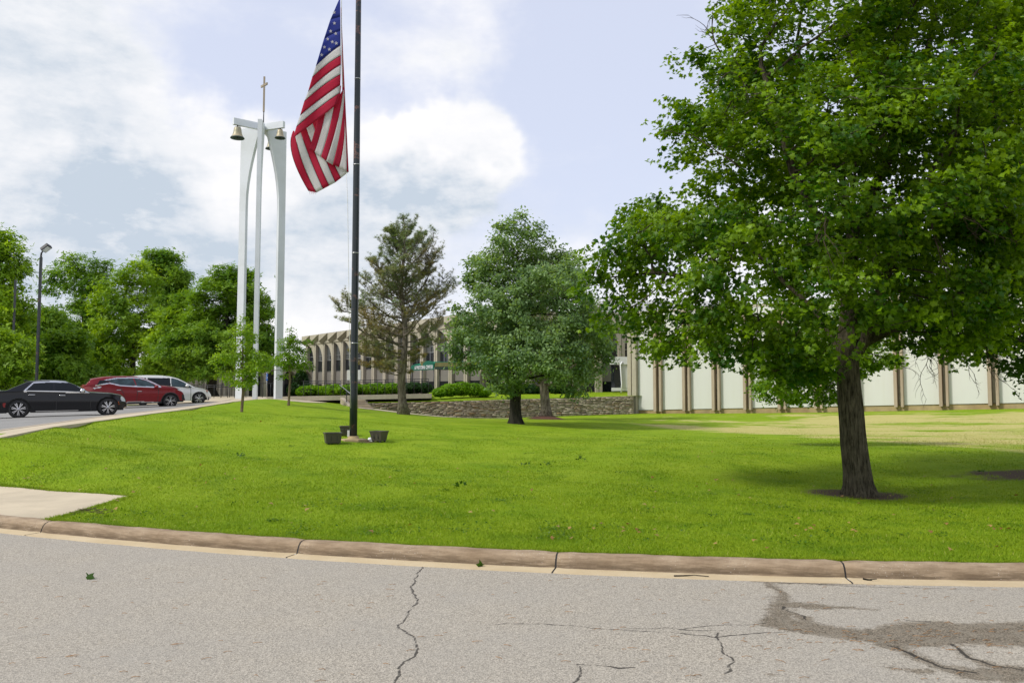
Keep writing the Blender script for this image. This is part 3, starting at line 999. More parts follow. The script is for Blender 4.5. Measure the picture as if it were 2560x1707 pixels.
def tpl_oval():
    v = np.array([(0, -.5, 0), (.3, 0, -.06), (0, .55, -.1), (-.3, 0, -.06)], float)
    return v, np.array([(0, 1, 2), (0, 2, 3)])


def tpl_clump():
    """three leaves on one spray, for trees far away"""
    v, f = [], []
    for a, (ox, oy, oz) in ((0.2, (0, .25, 0)), (2.3, (-.28, -.15, .12)), (4.3, (.28, -.15, -.1))):
        b = len(v)
        for (x, y, z) in ((0, -.34, 0), (.22, 0, .05), (0, .36, -.08), (-.22, 0, .03)):
            v.append((x * math.cos(a) - y * math.sin(a) + ox, x * math.sin(a) + y * math.cos(a) + oy, z + oz + y * .2))
        f += [(b, b + 1, b + 2), (b, b + 2, b + 3)]
    return np.array(v), np.array(f)


def tpl_needles(n=11, L=1.0, wd=.045):
    r = np.random.default_rng(3)
    v, f = [], []
    for k in range(n):
        a = 2 * math.pi * k / n + r.uniform(-.2, .2); e = r.uniform(.15, 1.2)
        d = Vector((math.cos(a) * math.cos(e), math.sin(a) * math.cos(e), math.sin(e)))
        s_ = d.cross(Vector((0, 0, 1))).normalized() * wd
        b = len(v)
        v += [tuple(s_), tuple(-s_), tuple(d * L * r.uniform(.75, 1.1))]
        f.append((b, b + 1, b + 2))
    return np.array(v), np.array(f)


TPL = {'maple': tpl_maple(), 'maple_lo': tpl_maple_lo(), 'oval': tpl_oval(), 'clump': tpl_clump(), 'needles': tpl_needles()}


def leaves_mesh(name, pos, size, mat, parent, tpl='oval', up=0.75, outc=None, tintc=None, tint2=None, droop=0.35, dirs=None):
    tv, tf = TPL[tpl]
    n = len(pos)
    nrm = rng.normal(0, 0.55, (n, 3)); nrm[:, 2] += up
    if outc is not None:
        o = pos - outc; o /= np.linalg.norm(o, axis=1)[:, None] + 1e-6
        nrm += o * 0.45
    if dirs is not None:
        nrm = dirs + rng.normal(0, .25, (n, 3))
    nrm /= np.linalg.norm(nrm, axis=1)[:, None]
    t = rng.normal(0, 1, (n, 3)); t[:, 2] -= droop
    t -= nrm * (t * nrm).sum(1)[:, None]
    t /= np.linalg.norm(t, axis=1)[:, None] + 1e-9
    b = np.cross(t, nrm)
    s = size * rng.uniform(0.65, 1.2, n)
    V = pos[:, None, :] + (b[:, None, :] * tv[None, :, 0:1] + t[:, None, :] * tv[None, :, 1:2] + nrm[:, None, :] * tv[None, :, 2:3]) * s[:, None, None]
    F = tf[None] + (np.arange(n) * len(tv))[:, None, None]
    tint = np.clip((tintc if tintc is not None else 0.5) + rng.normal(0, 0.17, n), 0, 1)
    at_ = {'tint': np.repeat(tint, len(tv))}
    if tint2 is not None:
        at_['tint2'] = np.repeat(tint2, len(tv))
    return fast(name, V.reshape(-1, 3), F.reshape(-1, tf.shape[1]), mat, parent, attrs=at_)


def vnoise(p, f, seed=0.0):
    x, y, z = p[:, 0] * f, p[:, 1] * f, p[:, 2] * f
    return (np.sin(x * 1.7 + 1.3 * np.sin(y * 1.1 + seed) + seed) + np.sin(y * 1.9 + 1.5 * np.sin(z * 1.3 + 2 * seed)) + np.sin(z * 2.1 + 1.4 * np.sin(x * .9 + seed * .7))) / 3


def sample_env(blobs, n, carve=0.0, seed=1.0, f=1.1, shell=0.5):
    B = np.array(blobs, float)
    vol = B[:, 3] * B[:, 4] * B[:, 5]
    pr = vol ** .6 / (vol ** .6).sum()
    k = rng.choice(len(B), n * 2, p=pr)
    u = rng.normal(0, 1, (n * 2, 3)); u /= np.linalg.norm(u, axis=1)[:, None]
    r = rng.random(n * 2) ** (1 / 3.0)
    r = np.where(rng.random(n * 2) < shell, 0.72 + 0.28 * r, r)
    p = B[k, :3] + u * r[:, None] * B[k, 3:]
    if carve > 0:
        p = p[vnoise(p, f, seed) > -1 + carve * 1.2]
    return p[:n]


def skeleton(trunk, attr, step, infl, kill, iters=90, bias=0.0, limbs=()):
    """space colonisation from the given trunk polyline towards the points attr"""
    nodes = [np.array(trunk[0], float)]; par = [-1]
    for q in trunk[1:]:
        q = np.array(q, float)
        L = np.linalg.norm(q - nodes[-1]); k = max(1, int(L / step)); a = nodes[-1]
        for i in range(1, k + 1):
            nodes.append(a + (q - a) * i / k); par.append(len(nodes) - 2)
    for lb in limbs:
        prev_ = int(np.argmin([np.linalg.norm(q - np.array(lb[0], float)) for q in nodes]))
        for q in lb[1:]:
            q = np.array(q, float); a = nodes[prev_]
            L = np.linalg.norm(q - a); k = max(1, int(L / step))
            for i in range(1, k + 1):
                nodes.append(a + (q - a) * i / k + rng.normal(0, .02, 3)); par.append(prev_); prev_ = len(nodes) - 1
    A = attr.copy()
    bestd = np.full(len(A), 1e9); best = np.zeros(len(A), int)
    NA = np.array(nodes)
    for i in range(len(NA)):
        d = np.linalg.norm(A - NA[i], axis=1); m = d < bestd; bestd[m] = d[m]; best[m] = i
    alive = np.ones(len(A), bool)
    for it in range(iters):
        act = alive & (bestd < infl)
        if not act.any():
            if not alive.any():
                break
            infl *= 1.3
            if infl > 30:
                break
            continue
        ids = np.unique(best[act])
        new, npar = [], []
        dirs = A - np.array(nodes)[best]
        dirs /= np.linalg.norm(dirs, axis=1)[:, None] + 1e-9
        acc = np.zeros((len(nodes), 3)); np.add.at(acc, best[act], dirs[act])
        NA = np.array(nodes)
        for i in ids:
            d = acc[i]; L = np.linalg.norm(d)
            if L < 1e-3:
                continue
            d = d / L + rng.normal(0, .10, 3); d[2] += bias
            d /= np.linalg.norm(d)
            new.append(NA[i] + d * step); npar.append(int(i))
        if not new:
            break
        base = len(nodes)
        nodes += new; par += npar
        for j, q in enumerate(new):
            d = np.linalg.norm(A - q, axis=1)
            m = (d < bestd) & alive
            bestd[m] = d[m]; best[m] = base + j
        alive &= bestd > kill
        if len(nodes) > 9000:
            break
    return np.array(nodes), np.array(par)


def limb_mesh(name, nodes, par, r_tip, r_base, mat, parent, expo=2.4, minr=0.0, flare=None, sides=7, ntrunk=0, bole=0):
    n = len(nodes)
    ch = [[] for _ in range(n)]
    for i in range(1, n):
        ch[par[i]].append(i)
    rad = np.zeros(n); cnt = np.zeros(n)
    for i in range(n - 1, -1, -1):
        if not ch[i]:
            rad[i] = r_tip ** expo
        else:
            rad[i] = sum(rad[c] for c in ch[i])
    rad = rad ** (1 / expo)
    k = math.log(r_base / r_tip) / max(1e-6, math.log(rad[0] / r_tip))
    rad = r_tip * (rad / r_tip) ** k
    V, F = [], []
    stack = [(0, None)]
    tot = 0
    while stack:
        s0, pp = stack.pop()
        chain = [s0] if pp is None else [pp, s0]
        cur = s0
        while ch[cur]:
            c = sorted(ch[cur], key=lambda q: -rad[q])
            for q in c[1:]:
                stack.append((q, cur))
            cur = c[0]
            chain.append(cur)
        if rad[chain[-1] if pp is None else s0] < minr and pp is not None and rad[s0] < minr:
            continue
        pts = nodes[chain]
        rr = rad[chain].copy()
        if pp is not None:
            rr[0] = min(rr[0], rr[1] * 1.35)
        ns = sides if rr.max() > r_base * .22 else (5 if rr.max() > r_base * .08 else 3)
        if pp is None:
            ns = 44 if bole else 20
            if bole:
                hb_ = pts[:, 2] - pts[0, 2]
                rr = np.where(hb_ < bole, r_base * (1 - .07 * hb_ / bole), np.minimum(rr, r_base * .9))
                k3 = np.ones(5) / 5; rr = np.convolve(np.pad(rr, 2, mode='edge'), k3, 'valid')
            if flare:
                hgt = pts[:, 2] - pts[0, 2]
                rr = rr * (1 + flare[0] * np.exp(-np.maximum(hgt, 0) / flare[1]))
        d = np.gradient(pts, axis=0); d /= np.linalg.norm(d, axis=1)[:, None] + 1e-9
        up = np.array([.31, .92, .17]); a = np.cross(d, up); la = np.linalg.norm(a, axis=1)
        a[la < .05] = (1, 0, 0); a /= np.linalg.norm(a, axis=1)[:, None]
        b = np.cross(d, a)
        t = np.arange(ns) * 2 * np.pi / ns
        rim = rr[:, None]
        if pp is None:
            hgt = (pts[:, 2] - pts[0, 2])[:, None]
            root = (flare[0] * .55 if flare else 0) * np.exp(-np.maximum(hgt, 0) / (flare[1] * .8 if flare else 1))
            rim = rr[:, None] * (1 + (0.05 + root) * np.sin(t * 5 + .6)[None] * .6 + .03 * np.sin(t * 9 + pts[:, 2:3] * 2) + (.035 * np.sin(t * 17 + 1.3 * np.sin(pts[:, 2:3] * 3)) if bole else 0))
            ring = pts[:, None, :] + rim[..., None] * (a[:, None, :] * np.cos(t)[None, :, None] + b[:, None, :] * np.sin(t)[None, :, None])
        else:
            ring = pts[:, None, :] + rim[..., None] * (a[:, None, :] * np.cos(t)[None, :, None] + b[:, None, :] * np.sin(t)[None, :, None])
        m = len(chain)
        V.append(ring.reshape(-1, 3))
        i = np.arange(m - 1)[:, None] * ns; j = np.arange(ns)[None, :]
        F.append((np.stack([i + j, i + (j + 1) % ns, i + ns + (j + 1) % ns, i + ns + j], -1).reshape(-1, 4)) + tot)
        tot += m * ns
    o = fast(name, np.concatenate(V), np.concatenate(F), mat, parent, smooth=True)
    return o, rad


def px_blob(px, py, rx, ry, Y, dy=0.0, depth=None):
    """crown lobe: centre and radii from the photo at depth Y, pushed back by dy metres"""
    s = Y / FPX
    c = P(px, py, Y) + Vector((0, dy, 0))
    return (c.x, c.y, c.z, rx * s, depth if depth else (rx + ry) * .5 * s, ry * s)


def tree(name, label, cat, trunk, blobs, n_attr, step, leafmat, bark, nleaf, lsize, r_base, tpl='clump', r_tip=.012, carve=.45, kill=None,
         spread=None, group=None, seed=1.0, f=1.1, flare=(.9, .28), minr=0.0, tintgain=0.32, shell=.5, up=.75, infl=None, bias=0.0, keep=None, limbs=(), bole=0, cluster=1):
    base = Vector(trunk[0])
    root = empty(name, base, label, cat, group)
    A = sample_env(blobs, n_attr, carve, seed, f, shell)
    nodes, par = skeleton([tuple(q) for q in trunk], A, step, infl or step * 9, kill or step * 1.5, bias=bias, limbs=limbs)
    tr, rad = limb_mesh('trunk', nodes, par, r_tip, r_base, bark, root, flare=flare, minr=minr, bole=bole)
    haschild = np.zeros(len(nodes), bool); haschild[par[1:]] = True
    fine = np.where(rad < max(r_tip * 2.4, np.quantile(rad, .55)))[0]
    z0 = base.z + 1.0
    fine = fine[nodes[fine, 2] > z0]
    wts = np.where(haschild[fine], 1.0, 2.2); wts /= wts.sum()
    if cluster > 1:
        kc = rng.choice(fine, nleaf // cluster, p=wts)
        cc = rng.normal(0, 1, (len(kc), 3)) * np.array([1, 1, .6]) * (spread or step)
        k = np.repeat(kc, cluster); coff = np.repeat(cc, cluster, axis=0); nleaf = len(k)
    else:
        k = rng.choice(fine, nleaf, p=wts); coff = 0
    # leaves sit along short flat sprays that leave each fine branch
    sp = spread or step * .9
    off = rng.normal(0, 1, (nleaf, 3)) * np.array([1, 1, .62]) * sp * (.6 if cluster == 1 else .42) + coff
    sprayd = rng.normal(0, 1, (len(nodes), 3)); sprayd[:, 2] = -np.abs(sprayd[:, 2]) * .35
    pos = nodes[k] + off + sprayd[k] * sp * .35 * rng.random((nleaf, 1))
    if keep is not None:
        pos = pos[keep(pos)]
    tint = 0.42 + tintgain * vnoise(pos, f * 1.7, seed + 2) + rng.normal(0, .05, len(nodes))[k[:len(pos)]] * 0
    c = np.array([np.mean([b_[i] for b_ in blobs]) for i in range(3)])
    leaves_mesh('crown', pos, lsize, leafmat, root, tpl, up=up, outc=c, tintc=tint)
    return root, nodes, rad


def trunk_line(px, py, Y, pts):
    """trunk polyline through photo pixels at depth Y, starting on the ground"""
    b = at(px, Y, -0.06)
    return [b] + [P(a, c, Y + d) for a, c, d in pts]


# --- the big maple on the right
Ym = 15.0
mb = [px_blob(*q[:4], Ym, q[4]) for q in (
    (1540, 690, 80, 60, 0.2), (1495, 735, 50, 50, -.1), (1505, 675, 50, 40, .2), (1520, 800, 40, 30, 0), (1600, 650, 90, 70, .4), (1570, 600, 60, 34, -.3), (1640, 700, 120, 85, 0.0), (1690, 640, 150, 110, -.8), (1620, 790, 90, 50, .8), (1680, 880, 70, 40, .3), (1560, 780, 50, 40, .2), (1830, 910, 90, 40, -.6), (1960, 930, 80, 38, -.9), (1800, 820, 120, 80, -1.2), (1760, 560, 150, 130, 1.2), (1790, 400, 110, 120, -.4), (1760, 240, 80, 80, .4),
    (1850, 160, 120, 130, .6), (1900, 40, 130, 110, -.6), (1920, 330, 170, 190, -1.4), (1850, 700, 190, 130, -1.8), (1760, 860, 130, 80, -.3), (1900, 880, 110, 62, -1.4),
    (2060, 130, 200, 200, -1.6), (2150, -90, 300, 160, 0), (2060, 500, 230, 220, -2.2), (2120, 760, 170, 100, -2.0), (2250, 600, 220, 200, -1.6), (2330, 820, 120, 80, -.6),
    (2300, 300, 260, 260, -1.2), (2440, 560, 220, 220, 0), (2480, 250, 240, 260, .4), (2450, 800, 120, 90, .6), (2050, 330, 300, 300, 1.8), (2260, 640, 280, 200, 1.9),
    (1640, 520, 70, 45, .5), (1700, 330, 60, 50, .2), (2400, 40, 250, 220, 0.5), (2300, -180, 300, 130, .6))]
mtr = trunk_line(2140, 1238, Ym, [(2134, 1100, 0), (2122, 960, .02), (2118, 860, .05), (2124, 700, .1), (2135, 520, .15), (2140, 330, .1)])
mlimbs = [[P(a, c, Ym + d) for a, c, d in L_] for L_ in (
    [(2117, 965, 0), (2070, 930, -.15), (2025, 890, -.3), (1960, 845, -.5), (1880, 790, -.6), (1800, 730, -.6), (1700, 690, -.4)],
    [(2118, 900, 0), (2088, 845, .2), (2055, 800, .3), (1990, 735, .5), (1930, 680, .6), (1850, 600, .8)],
    [(2122, 920, 0), (2165, 850, -.1), (2190, 760, -.3), (2240, 620, -.5), (2320, 470, -.6), (2380, 330, -.4)],
    [(2122, 880, 0), (2185, 840, .3), (2270, 790, .6), (2380, 740, .7), (2480, 720, .8)],
    [(2124, 720, 0), (2060, 590, -.5), (1980, 430, -.8), (1930, 260, -.7), (1900, 120, -.5)],
    [(2132, 620, 0), (2105, 450, .5), (2040, 280, .9), (1990, 100, 1.0)],
    [(2132, 600, 0), (2220, 400, .8), (2300, 200, 1.2), (2350, 0, 1.2)])]
maple, mn, mr = tree('maple_tree', 'large maple tree with thick furrowed trunk, standing whole on the lawn at the right', 'tree', mtr, mb, 5200, .26,
                     'leaf_maple', 'bark_maple', 124000, .122, .222, tpl='maple', limbs=mlimbs, r_tip=.007, carve=.80, f=1.55, seed=.7, flare=(.45, .20), spread=.21, infl=2.6, kill=.33, bole=2.5, cluster=12, tintgain=.48,
                     keep=lambda p: ~((np.abs(p[:, 0] - MAPLE.x + .05) < .55) & (p[:, 2] < P(2130, 835, Ym).z)))


def bare_twigs(root, starts, length, seed, up=-.2, r0=.012):
    r = random.Random(seed)
    m = MB()

    def grow(p, d, L, rad, depth):
        pts = [p]
        for i in range(5):
            d = (d + Vector((r.uniform(-.35, .35), r.uniform(-.3, .3), r.uniform(-.35, .35)))).normalized()
            pts.append(pts[-1] + d * L / 5)
            if depth > 0 and r.random() < .75:
                dd = (d + Vector((r.uniform(-1, 1), r.uniform(-.6, .6), r.uniform(-.9, .6)))).normalized()
                grow(pts[-1], dd, L * r.uniform(.35, .6), rad * .55, depth - 1)
        m.tube(pts, [rad * (1 - .14 * i) for i in range(6)], 'twig_bare', 4)
    for (p, d) in starts:
        grow(Vector(p), Vector(d).normalized(), length * r.uniform(.8, 1.2), r0, 2)
    return m.build('dead_branch', root)


for _i, (_p, _d) in enumerate([(P(2240, 800, Ym - .3), (.6, -.2, -.6)), (P(2310, 820, Ym), (-.3, -.3, -.8)), (P(2400, 840, Ym), (.3, 0, -.8)), (P(2350, 830, Ym + .4), (-.6, 0, -.8)),
                   (P(2108, 950, Ym - .1), (-.8, -.1, -.1)), (P(2150, 880, Ym + .1), (.9, 0, .1)), (P(2460, 850, Ym + .2), (.2, 0, -.8))]):
    bare_twigs(maple, [(_p, _d)], .8, 5 + _i)
for _i, (_p, _d) in enumerate([(P(1800, 130, Ym), (-.25, 0, 1)), (P(1900, 250, Ym - 1.6), (-.9, -.4, .3)), (P(2080, 500, Ym - 2.7), (-.2, -.3, -.9)), (P(2360, 520, Ym - 1.9), (.6, -.3, -.7)),
                   (P(2330, 560, Ym - 1.8), (-.2, -.5, -.6)), (P(1850, 420, Ym - 1.5), (-.8, -.2, .4))]):
    bare_twigs(maple, [(_p, _d)], 1.0, 29 + _i, r0=.016)

# --- second maple, trunk just outside the right edge
Y2 = 17.2
mb2 = [px_blob(*q[:4], Y2, q[4]) for q in ((2600, 650, 200, 230, 0), (2480, 840, 130, 95, -.4), (2560, 930, 90, 75, -.2), (2700, 250, 300, 300, .5), (2560, 380, 170, 260, 1.2),
                                           (2850, 600, 250, 260, 0), (2700, -50, 320, 200, 0), (2420, 740, 130, 100, .8), (2760, 880, 200, 80, -1))]
tr2 = [at(2700, Y2, -.05)] + [P(a, c, Y2) for a, c in ((2698, 1000), (2700, 850), (2690, 600), (2700, 300))]
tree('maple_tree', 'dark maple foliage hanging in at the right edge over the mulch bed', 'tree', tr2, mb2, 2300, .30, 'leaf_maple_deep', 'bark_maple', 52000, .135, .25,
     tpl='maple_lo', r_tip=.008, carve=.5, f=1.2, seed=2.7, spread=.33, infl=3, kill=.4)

# --- small bright tree behind the big maple
Y3 = 24.0
tb3 = [px_blob(*q, Y3) for q in ((1985, 900, 95, 75), (2050, 850, 90, 70), (1960, 970, 80, 45), (2060, 960, 70, 40), (2080, 790, 70, 60), (2200, 880, 60, 55), (2130, 900, 70, 60))]
tree('young_oak', 'small bright green tree half hidden behind the big maple trunk', 'tree', [at(2125, Y3, -.05), P(2118, 1000, Y3), P(2110, 920, Y3), P(2090, 820, Y3)], tb3, 700, .22,
     'leaf_bright', 'bark_young', 13000, .13, .07, tpl='maple_lo', r_tip=.006, carve=.5, seed=4.1, f=1.6, spread=.24)

# --- the two trees in the middle of the lawn
Yb = 40.0
tb = [px_blob(*q[:4], Yb, q[4]) for q in ((1290, 630, 80, 85, 0), (1235, 680, 85, 75, .5), (1350, 670, 95, 90, .6), (1200, 720, 60, 50, .3), (1400, 780, 90, 70, -.4), (1180, 760, 62, 70, .4), (1420, 720, 60, 70, .3), (1280, 780, 150, 100, .2),
                                          (1370, 760, 110, 100, -1.4), (1200, 880, 85, 72, -.3), (1330, 900, 150, 75, -1.0), (1440, 880, 88, 85, -.2), (1165, 860, 45, 60, 0), (1490, 850, 42, 60, .2),
                                          (1250, 950, 70, 38, -.6), (1420, 960, 60, 32, -.6), (1300, 556, 20, 34, 0), (1345, 590, 20, 40, 0), (1250, 585, 18, 36, .2), (1390, 640, 40, 46, .3), (1210, 650, 34, 30, .3), (1440, 690, 26, 36, .2))]
tree('shade_tree', 'broad dense green tree with a dark low-forking trunk before the stone wall', 'tree',
     [at(1290, Yb, -.1), P(1288, 1010, Yb), P(1292, 950, Yb), P(1300, 850, Yb), P(1295, 700, Yb)], tb, 3600, .34, 'leaf_ash', 'bark_dark', 62000, .165, .26,
     tpl='oval', r_tip=.012, carve=.6, seed=1.9, f=.9, spread=.36, infl=4.0, kill=.5, flare=(.6, .35), tintgain=.42, bias=.12)


def pine(name, label, px, Y, ytop, ybot, rfun, rb, nwh, seed, needle=.17, dens=1.0, trunkpts=None, gold=0.5):
    r = random.Random(seed)
    b = at(px, Y, -.05)
    s = Y / FPX
    top = P(px - 2, ytop, Y)
    root = empty(name, b, label, 'tree')
    m = MB()
    hh = top.z - b.z
    pts = [b + (top - b) * (i / 14.0) + Vector((.10 * math.sin(i * .9 + seed), .08 * math.cos(i * 1.1), 0)) * (1 if 0 < i < 14 else 0) for i in range(15)]
    m.tube(pts, [rb * (1.55 if i == 0 else 1.0) * (1 - .93 * (i / 14.0) ** .9) + .012 for i in range(15)], 'bark_pine', 14)
    tips, td, h01 = [], [], []

    def spray(p, d, L, rad, depth, lev):
        q = [p]
        nseg = max(3, int(L / .28))
        for i in range(nseg):
            d = (d + Vector((r.uniform(-.26, .26), r.uniform(-.26, .26), r.uniform(-.12, .24)))).normalized()
            q.append(q[-1] + d * L / nseg)
            fr = (i + 1) / nseg
            if depth > 0 and fr > .28:
                for sd_ in (-1, 1):
                    if r.random() < .80:
                        sdv = d.cross(Vector((0, 0, 1))).normalized() * sd_
                        dd = (d * r.uniform(.4, 1.0) + sdv * r.uniform(.5, 1.0) + Vector((0, 0, r.uniform(-.15, .75)))).normalized()
                        spray(q[-1], dd, L * r.uniform(.26, .42) * (1.15 - fr * .5), rad * .45, depth - 1, lev)
            if depth == 0 or fr > .55:
                for _ in range(2 if depth == 0 else 1):
                    if r.random() < dens:
                        tips.append(q[-1] + Vector((r.uniform(-.08, .08), r.uniform(-.08, .08), r.uniform(-.05, .1)))); td.append(d * .8 + Vector((0, 0, .5))); h01.append(lev)
        m.tube(q, [max(rad * (1 - .8 * i / nseg), .006) for i in range(nseg + 1)], 'bark_pine', 4 if depth else 3)
    for w_ in range(nwh):
        fr = min(1, max(0, (w_ + r.uniform(-.4, .4)) / (nwh - 1)))
        py = ybot + (ytop + 14 - ybot) * fr
        z = P(px, py, Y).z
        t = (z - b.z) / hh
        c0 = b + (top - b) * t
        nb = r.choice((2, 3, 3, 4))
        a0 = r.uniform(0, 6.28)
        for k in range(nb):
            a = a0 + k * 6.283 / nb + r.uniform(-.3, .3)
            L = rfun(py, math.cos(a)) * s * r.uniform(.78, 1.08)
            if L < .15:
                continue
            el = .02 + .62 * fr + r.uniform(-.16, .2)
            d = Vector((math.cos(a) * math.cos(el), math.sin(a) * math.cos(el), math.sin(el)))
            spray(c0, d, L, max(.014, .05 * L / 2.6 * (rb / .3)), 1 if L < .8 else 2, fr)
    m.build('trunk', root)
    tips_ = np.array([tuple(t_) for t_ in tips]); td_ = np.array([tuple(t_) for t_ in td]); lv = np.array(h01)
    t2 = np.clip(gold * 1.5 * (.75 - lv) + .42 * vnoise(tips_, 1.1, seed) + rng.normal(0, .12, len(tips_)), 0, .85)
    tint = .55 + .25 * vnoise(tips_, 1.7, seed + 3)
    leaves_mesh('crown', tips_, needle, 'needle', root, 'needles', tintc=tint, tint2=t2, dirs=td_)
    return root, len(tips)


def interp_r(tab):
    ys = [t_[0] for t_ in tab]

    def f(py, side):
        l = np.interp(py, ys, [t_[1] for t_ in tab]); r_ = np.interp(py, ys, [t_[2] for t_ in tab])
        return float(l if side < 0 else r_) * 1.0
    return f


_, npn = pine('pine_tree', 'tall thin pine with browning lower boughs and pale scaly trunk by the path', 1010, 47.0, 537, 935,
              interp_r([(540, 8, 8), (600, 46, 54), (680, 92, 118), (760, 150, 162), (860, 165, 135), (885, 150, 60), (935, 115, 25)]), .25, 29, 3, needle=.185, dens=.55, gold=.38)
_, npn2 = pine('pine_tree', 'shorter pine in a red mulch ring, mostly hidden behind the broad green tree', 1363, 48.0, 640, 965,
               interp_r([(640, 6, 6), (720, 70, 90), (850, 130, 160), (965, 185, 190)]), .30, 16, 8, needle=.18, dens=.6, gold=.3)
print('pine tufts', npn, npn2)
m = MB()
for k in range(1):
    ring = [(PINE2 + Vector((1.15 * math.cos(a), 1.2 * math.sin(a), -.02)), 0) for a in [i * math.pi / 12 for i in range(24)]]
    ringz = [Vector((q.x, q.y, hz(q.x, q.y) + .0)) for q, _ in ring]
    inner = [PINE2 + (q - PINE2) * .45 + Vector((0, 0, .16)) for q in ringz]
    n_ = 24
    m.raw(ringz + inner, [(i, (i + 1) % n_, n_ + (i + 1) % n_, n_ + i) for i in range(n_)] + [tuple(range(n_, 2 * n_))], 'mulch_red', True)
tag(m.build('mulch_bed'), 'ring of red mulch heaped round the foot of the hidden pine', 'mulch bed')

# --- two saplings in front of the bell tower
for (px, py, Y, bl, lab, se) in (
        (607, 1039, 35.0, ((607, 850, 42, 40), (572, 900, 45, 38), (640, 905, 42, 36), (605, 940, 40, 30), (560, 935, 22, 20), (612, 815, 20, 22)), 'left sapling, with a thin crown in front of the left tower leg', 5.0),
        (724, 1014, 43.0, ((725, 870, 30, 36), (745, 895, 38, 30), (700, 910, 36, 26), (765, 915, 20, 16), (722, 830, 12, 20), (775, 850, 10, 14), (690, 935, 22, 14), (640, 905, 20, 16)), 'right sapling, bright green, between the tower and the arched building', 6.2)):
    tb_ = [px_blob(*q, Y) for q in bl]
    tree('sapling', lab, 'tree', [at(px, Y, -.04), P(px + 1, py - 60, Y), P(px - 1, py - 130, Y), P(px, py - 190, Y)], tb_, 420, .16, 'leaf_bright' if se > 6 else 'leaf_woodlight', 'bark_young',
         5200, .115, .058, tpl='oval', r_tip=.005, carve=.55, seed=se, f=2.2, spread=.2, group='saplings by the bell tower', flare=(.3, .15), tintgain=.4)

# --- the wood on the left
WOOD = [
    # px, py0, Y, blobs, leaf, label
    (20, 1000, 62, ((-10, 640, 70, 60), (40, 670, 34, 40), (10, 760, 80, 60), (-60, 620, 80, 70), (-40, 850, 100, 70)), 'leaf_woodlight', 'tall light green tree at the left edge, behind the lamp post shafts'),
    (215, 1000, 78, ((170, 690, 50, 52), (235, 700, 42, 45), (130, 730, 30, 30), (200, 790, 75, 60), (190, 640, 20, 22), (260, 660, 22, 26), (240, 900, 90, 70)), 'leaf_wood', 'round-topped tall tree just right of the lamp'),
    (330, 1000, 76, ((300, 760, 60, 70), (350, 700, 48, 50), (290, 850, 70, 70), (310, 680, 16, 26), (370, 820, 60, 60), (260, 760, 40, 40), (280, 940, 70, 50)), 'leaf_woodlight', 'pale tree with open crown behind the red car'),
    (405, 1000, 88, ((410, 650, 30, 28), (440, 690, 24, 40), (390, 690, 24, 34), (420, 750, 40, 50), (375, 640, 14, 16)), 'leaf_wood', 'tallest tree of the wood, airy top against the sky'),
    (90, 1000, 70, ((60, 820, 60, 60), (110, 860, 60, 70), (60, 920, 70, 50), (130, 800, 34, 30), (90, 750, 22, 22)), 'leaf_wood', 'dark low tree behind the black car'),
    (10, 1000, 52, ((10, 880, 50, 45), (40, 930, 40, 32), (-30, 930, 70, 50), (0, 830, 22, 22)), 'leaf_woodlight', 'low yellow green tree at the left edge over the black car'),
    (150, 1000, 66, ((150, 920, 60, 52), (170, 860, 46, 40), (200, 940, 50, 40)), 'leaf_wood', 'shrubby dark tree behind the lamp base'),
    (455, 1000, 68, ((450, 800, 46, 46), (430, 880, 50, 50), (470, 740, 26, 30), (400, 940, 40, 30), (480, 870, 40, 40)), 'leaf_woodlight', 'bright tree over the white van'),
]
for i, (px, py, Y, bl, lm, lab) in enumerate(WOOD):
    tb_ = [px_blob(*q, Y) for q in bl]
    tree('woodland_tree', lab, 'tree', [at(px, Y, -.1), P(px + 3, 940, Y), P(px, 860, Y), P(np.mean([q[0] for q in bl]), np.mean([q[1] for q in bl]), Y)], tb_, 620, .62, lm, 'bark_dark',
         11500, .33, .26, tpl='clump', r_tip=.025, carve=.5, seed=i * 1.37 + .3, f=.55, spread=.75, group='trees of the wood on the left', infl=7, kill=.9, tintgain=.4)
Yt = 62.0
tb_ = [px_blob(*q[:4], Yt, q[4]) for q in ((570, 740, 62, 60, 0), (520, 760, 54, 60, .5), (620, 780, 55, 66, .4), (570, 850, 100, 70, 0), (500, 860, 62, 60, -.4), (650, 870, 40, 62, .2), (575, 690, 36, 34, .3),
                                       (610, 700, 26, 36, .6), (430, 880, 44, 36, -.4), (530, 920, 40, 34, -1), (480, 930, 30, 26, -.5))]
tree('shade_tree', 'big spreading tree behind the bell tower, with two dark trunks beside the white van', 'tree',
     [at(528, Yt, -.1), P(530, 950, Yt), P(540, 900, Yt), P(565, 820, Yt), P(570, 740, Yt)], tb_, 1500, .45, 'leaf_wood', 'bark_dark', 30000, .26, .34,
     tpl='clump', r_tip=.016, carve=.5, seed=9.1, f=.6, spread=.6, infl=5, kill=.7, tintgain=.4)
# far tree line that closes the view behind everything
far_pos, far_t = [], []
for k in range(60):
    cx_ = -150 + k * 4.6 + rng.uniform(-1, 1); cy_ = 118 + rng.uniform(-8, 8)
    n_ = 500
    if -40 < cx_ < 60 and False:
        continue
    u = rng.normal(0, 1, (n_, 3)); u /= np.linalg.norm(u, axis=1)[:, None]
    hgt = rng.uniform(3.0, 4.6) if cx_ > -36 else rng.uniform(5, 7)
    far_pos.append(np.array([cx_, cy_, 1.2 + hgt * .55]) + u * np.array([3.6, 3.6, hgt * .6]) * rng.random((n_, 1)) ** .4)
fp = np.concatenate(far_pos)
o = leaves_mesh('treeline', fp, .9, 'leaf_wood', None, 'clump', tintc=.3 + .25 * vnoise(fp, .3))
tag(o, 'far band of low woodland closing the view behind the buildings', 'treeline', kind='stuff')


